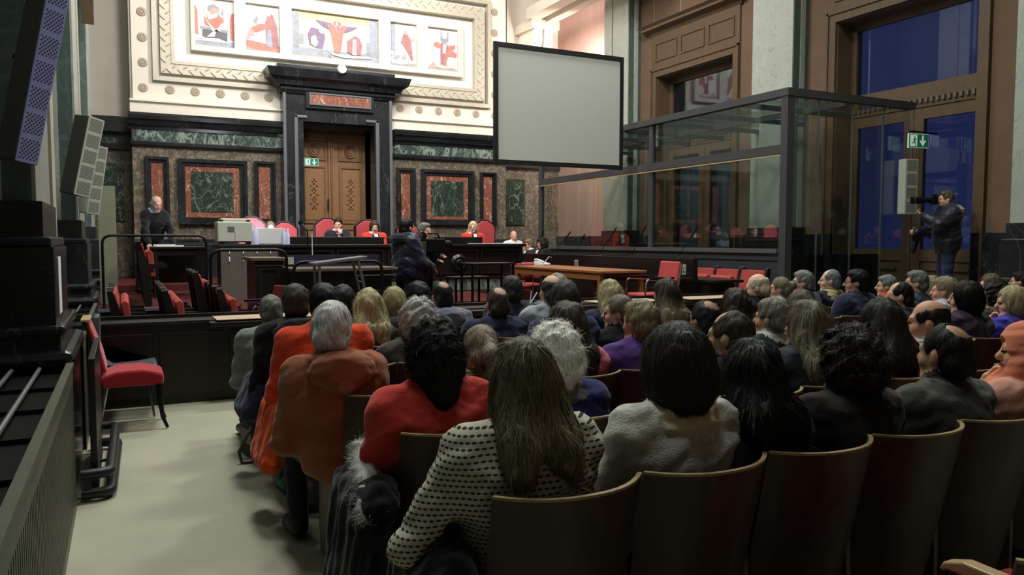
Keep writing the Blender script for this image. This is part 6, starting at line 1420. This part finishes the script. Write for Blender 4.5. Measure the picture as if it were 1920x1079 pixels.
MB().box(-.06, .06, -.04, .04, 0, .1).build('body', M['steel'], sd, bevel=.01); MB().tube([(0, .0, .0), (0, .05, -.17)], .035, 12).build('lens', M['steel'], sd)
for ch in sd.children: ch.location = (.16*s, .36*s, 1.03*s)

# ------------------------------------------------------------------ coats, bags and papers among the seats
def drape(label, loc, size, col, fur_col=None, fur_path=None, seed=0, over=.12):
    """a coat laid over an armrest and hanging down the side panel in soft vertical folds"""
    r = thing('draped_coat', label, 'coat', loc); Ly, h, z0 = size
    V = Vol((-.28, -Ly/2-.14, max(z0-.04, .004)), (.3, Ly/2+.14, z0+h+.2), .010)
    for k, (y, t) in enumerate(((-.32, .045), (-.1, .055), (.12, .05), (.33, .045))):
        V.cone((-.03-.012*(k % 2), y*Ly, z0+h-.02), (-.07-.02*((k+1) % 2), y*Ly*1.25, z0+.05), t, t*1.25, 0, .06, 1.6)
    V.cone((.0, -Ly*.36, z0+h), (.0, Ly*.36, z0+h+.01), .055, .055, 0, .05)
    V.cone((.0, -Ly*.3, z0+h), (over, Ly*.2, z0+h+.01), .05, .05, 0, .06)
    V.noise(.006, (26, 42, 7), None, seed); V.noise(.003, (60, 60, 22), None, seed+2)
    P_, F_, l_ = V.mesh(); mesh_obj('cloth', P_, F_, None, [cloth(col, 'plain')], r)
    if fur_col:
        V = Vol((-.3, -Ly/2-.2, z0+h-.35), (.35, Ly/2+.2, z0+h+.25), .010)
        for a_, b_2 in zip(fur_path[:-1], fur_path[1:]): V.cone(a_, b_2, .042, .042, 0, .02)
        V.noise(.008, (40, 40, 40), None, seed); P_, F_, l_ = V.mesh(); hm = hairmat(fur_col); o = mesh_obj('fur_trim', P_, F_, None, [hm], r); add_fibres(o, P_, F_, np.array(fur_path[0])+np.array((0, 0, .2)), hm, 'curly', seed, 2600)
    return r
drape('dark long coat with pale fur edging hung over the second row armrest', (.76, 2.66, 0), (.46, .56, .05), (13, 13, 17), (168, 166, 160), [(-.05, -.16, .59), (-.01, .0, .66), (.03, .16, .70), (.06, .28, .66)], 3)
drape('black coat with dark furry collar bundled beside the white sweater', (.76, 1.98, 0), (.40, .58, .03), (12, 12, 15), (34, 36, 48), [(-.02, -.04, .68), (.05, .1, .70), (.13, .2, .68)], 5, .16)
drape('bright orange jacket hanging over the aisle armrest', (.745, 4.25, 0), (.36, .3, .30), (206, 74, 26), seed=7)
drape('dark blue garment lying over the front row aisle armrest', (.76, 5.05, 0), (.3, .2, .4), (40, 44, 66), seed=8, over=.05)
dk = cloth((13, 13, 17), 'plain')
bg = onZ(0, 478, 858)
b_ = thing('shoulder_bag', 'black shoulder bag with looped strap on the aisle floor', 'bag', (bg[0]+.04, bg[1]+.05, 0), .2)
MB().prism([(-.14, 0), (-.15, .2), (-.1, .24), (.1, .24), (.14, .2), (.13, 0)], -.09, .09, 'x').build('bag_body', dk, b_, bevel=.02)
MB().tube([(-.09, -.1, .22), (-.13, -.12, .18), (-.19, -.14, .08), (-.18, -.16, .015), (-.12, -.17, .01), (-.08, -.15, .06), (-.09, -.1, .14)], .012, 6).build('strap', M['spkside'], b_, smooth=True)
MB().box(-.095, -.09, -.1, .1, .1, .2).build('flap', M['spkside'], b_)
pd = onY(2.25, 1092, 905)
po = MB().box(-.11, .11, -.15, .15, 0, .012).build('writing_pad', M['paper']); po.location = (1.36, 2.36, .63); po.rotation_euler = (0, 0, .3); tag(po, 'white writing pad on the lap of the woman in grey', 'notepad')
pv = onY(5.2, 1002, 558)
lf = thing('leaflet', 'folded white leaflet held up before the bald man', 'leaflet', tuple(pv), .3)
MB().prism([(-.05, -.04), (-.035, .05), (-.03, .05), (-.044, -.04)], -.003, .003, 'y').build('left_leaf', M['paper'], lf); MB().prism([(-.044, -.04), (.03, .04), (.036, .036), (-.038, -.044)], -.003, .003, 'y').build('right_leaf', M['paper'], lf)
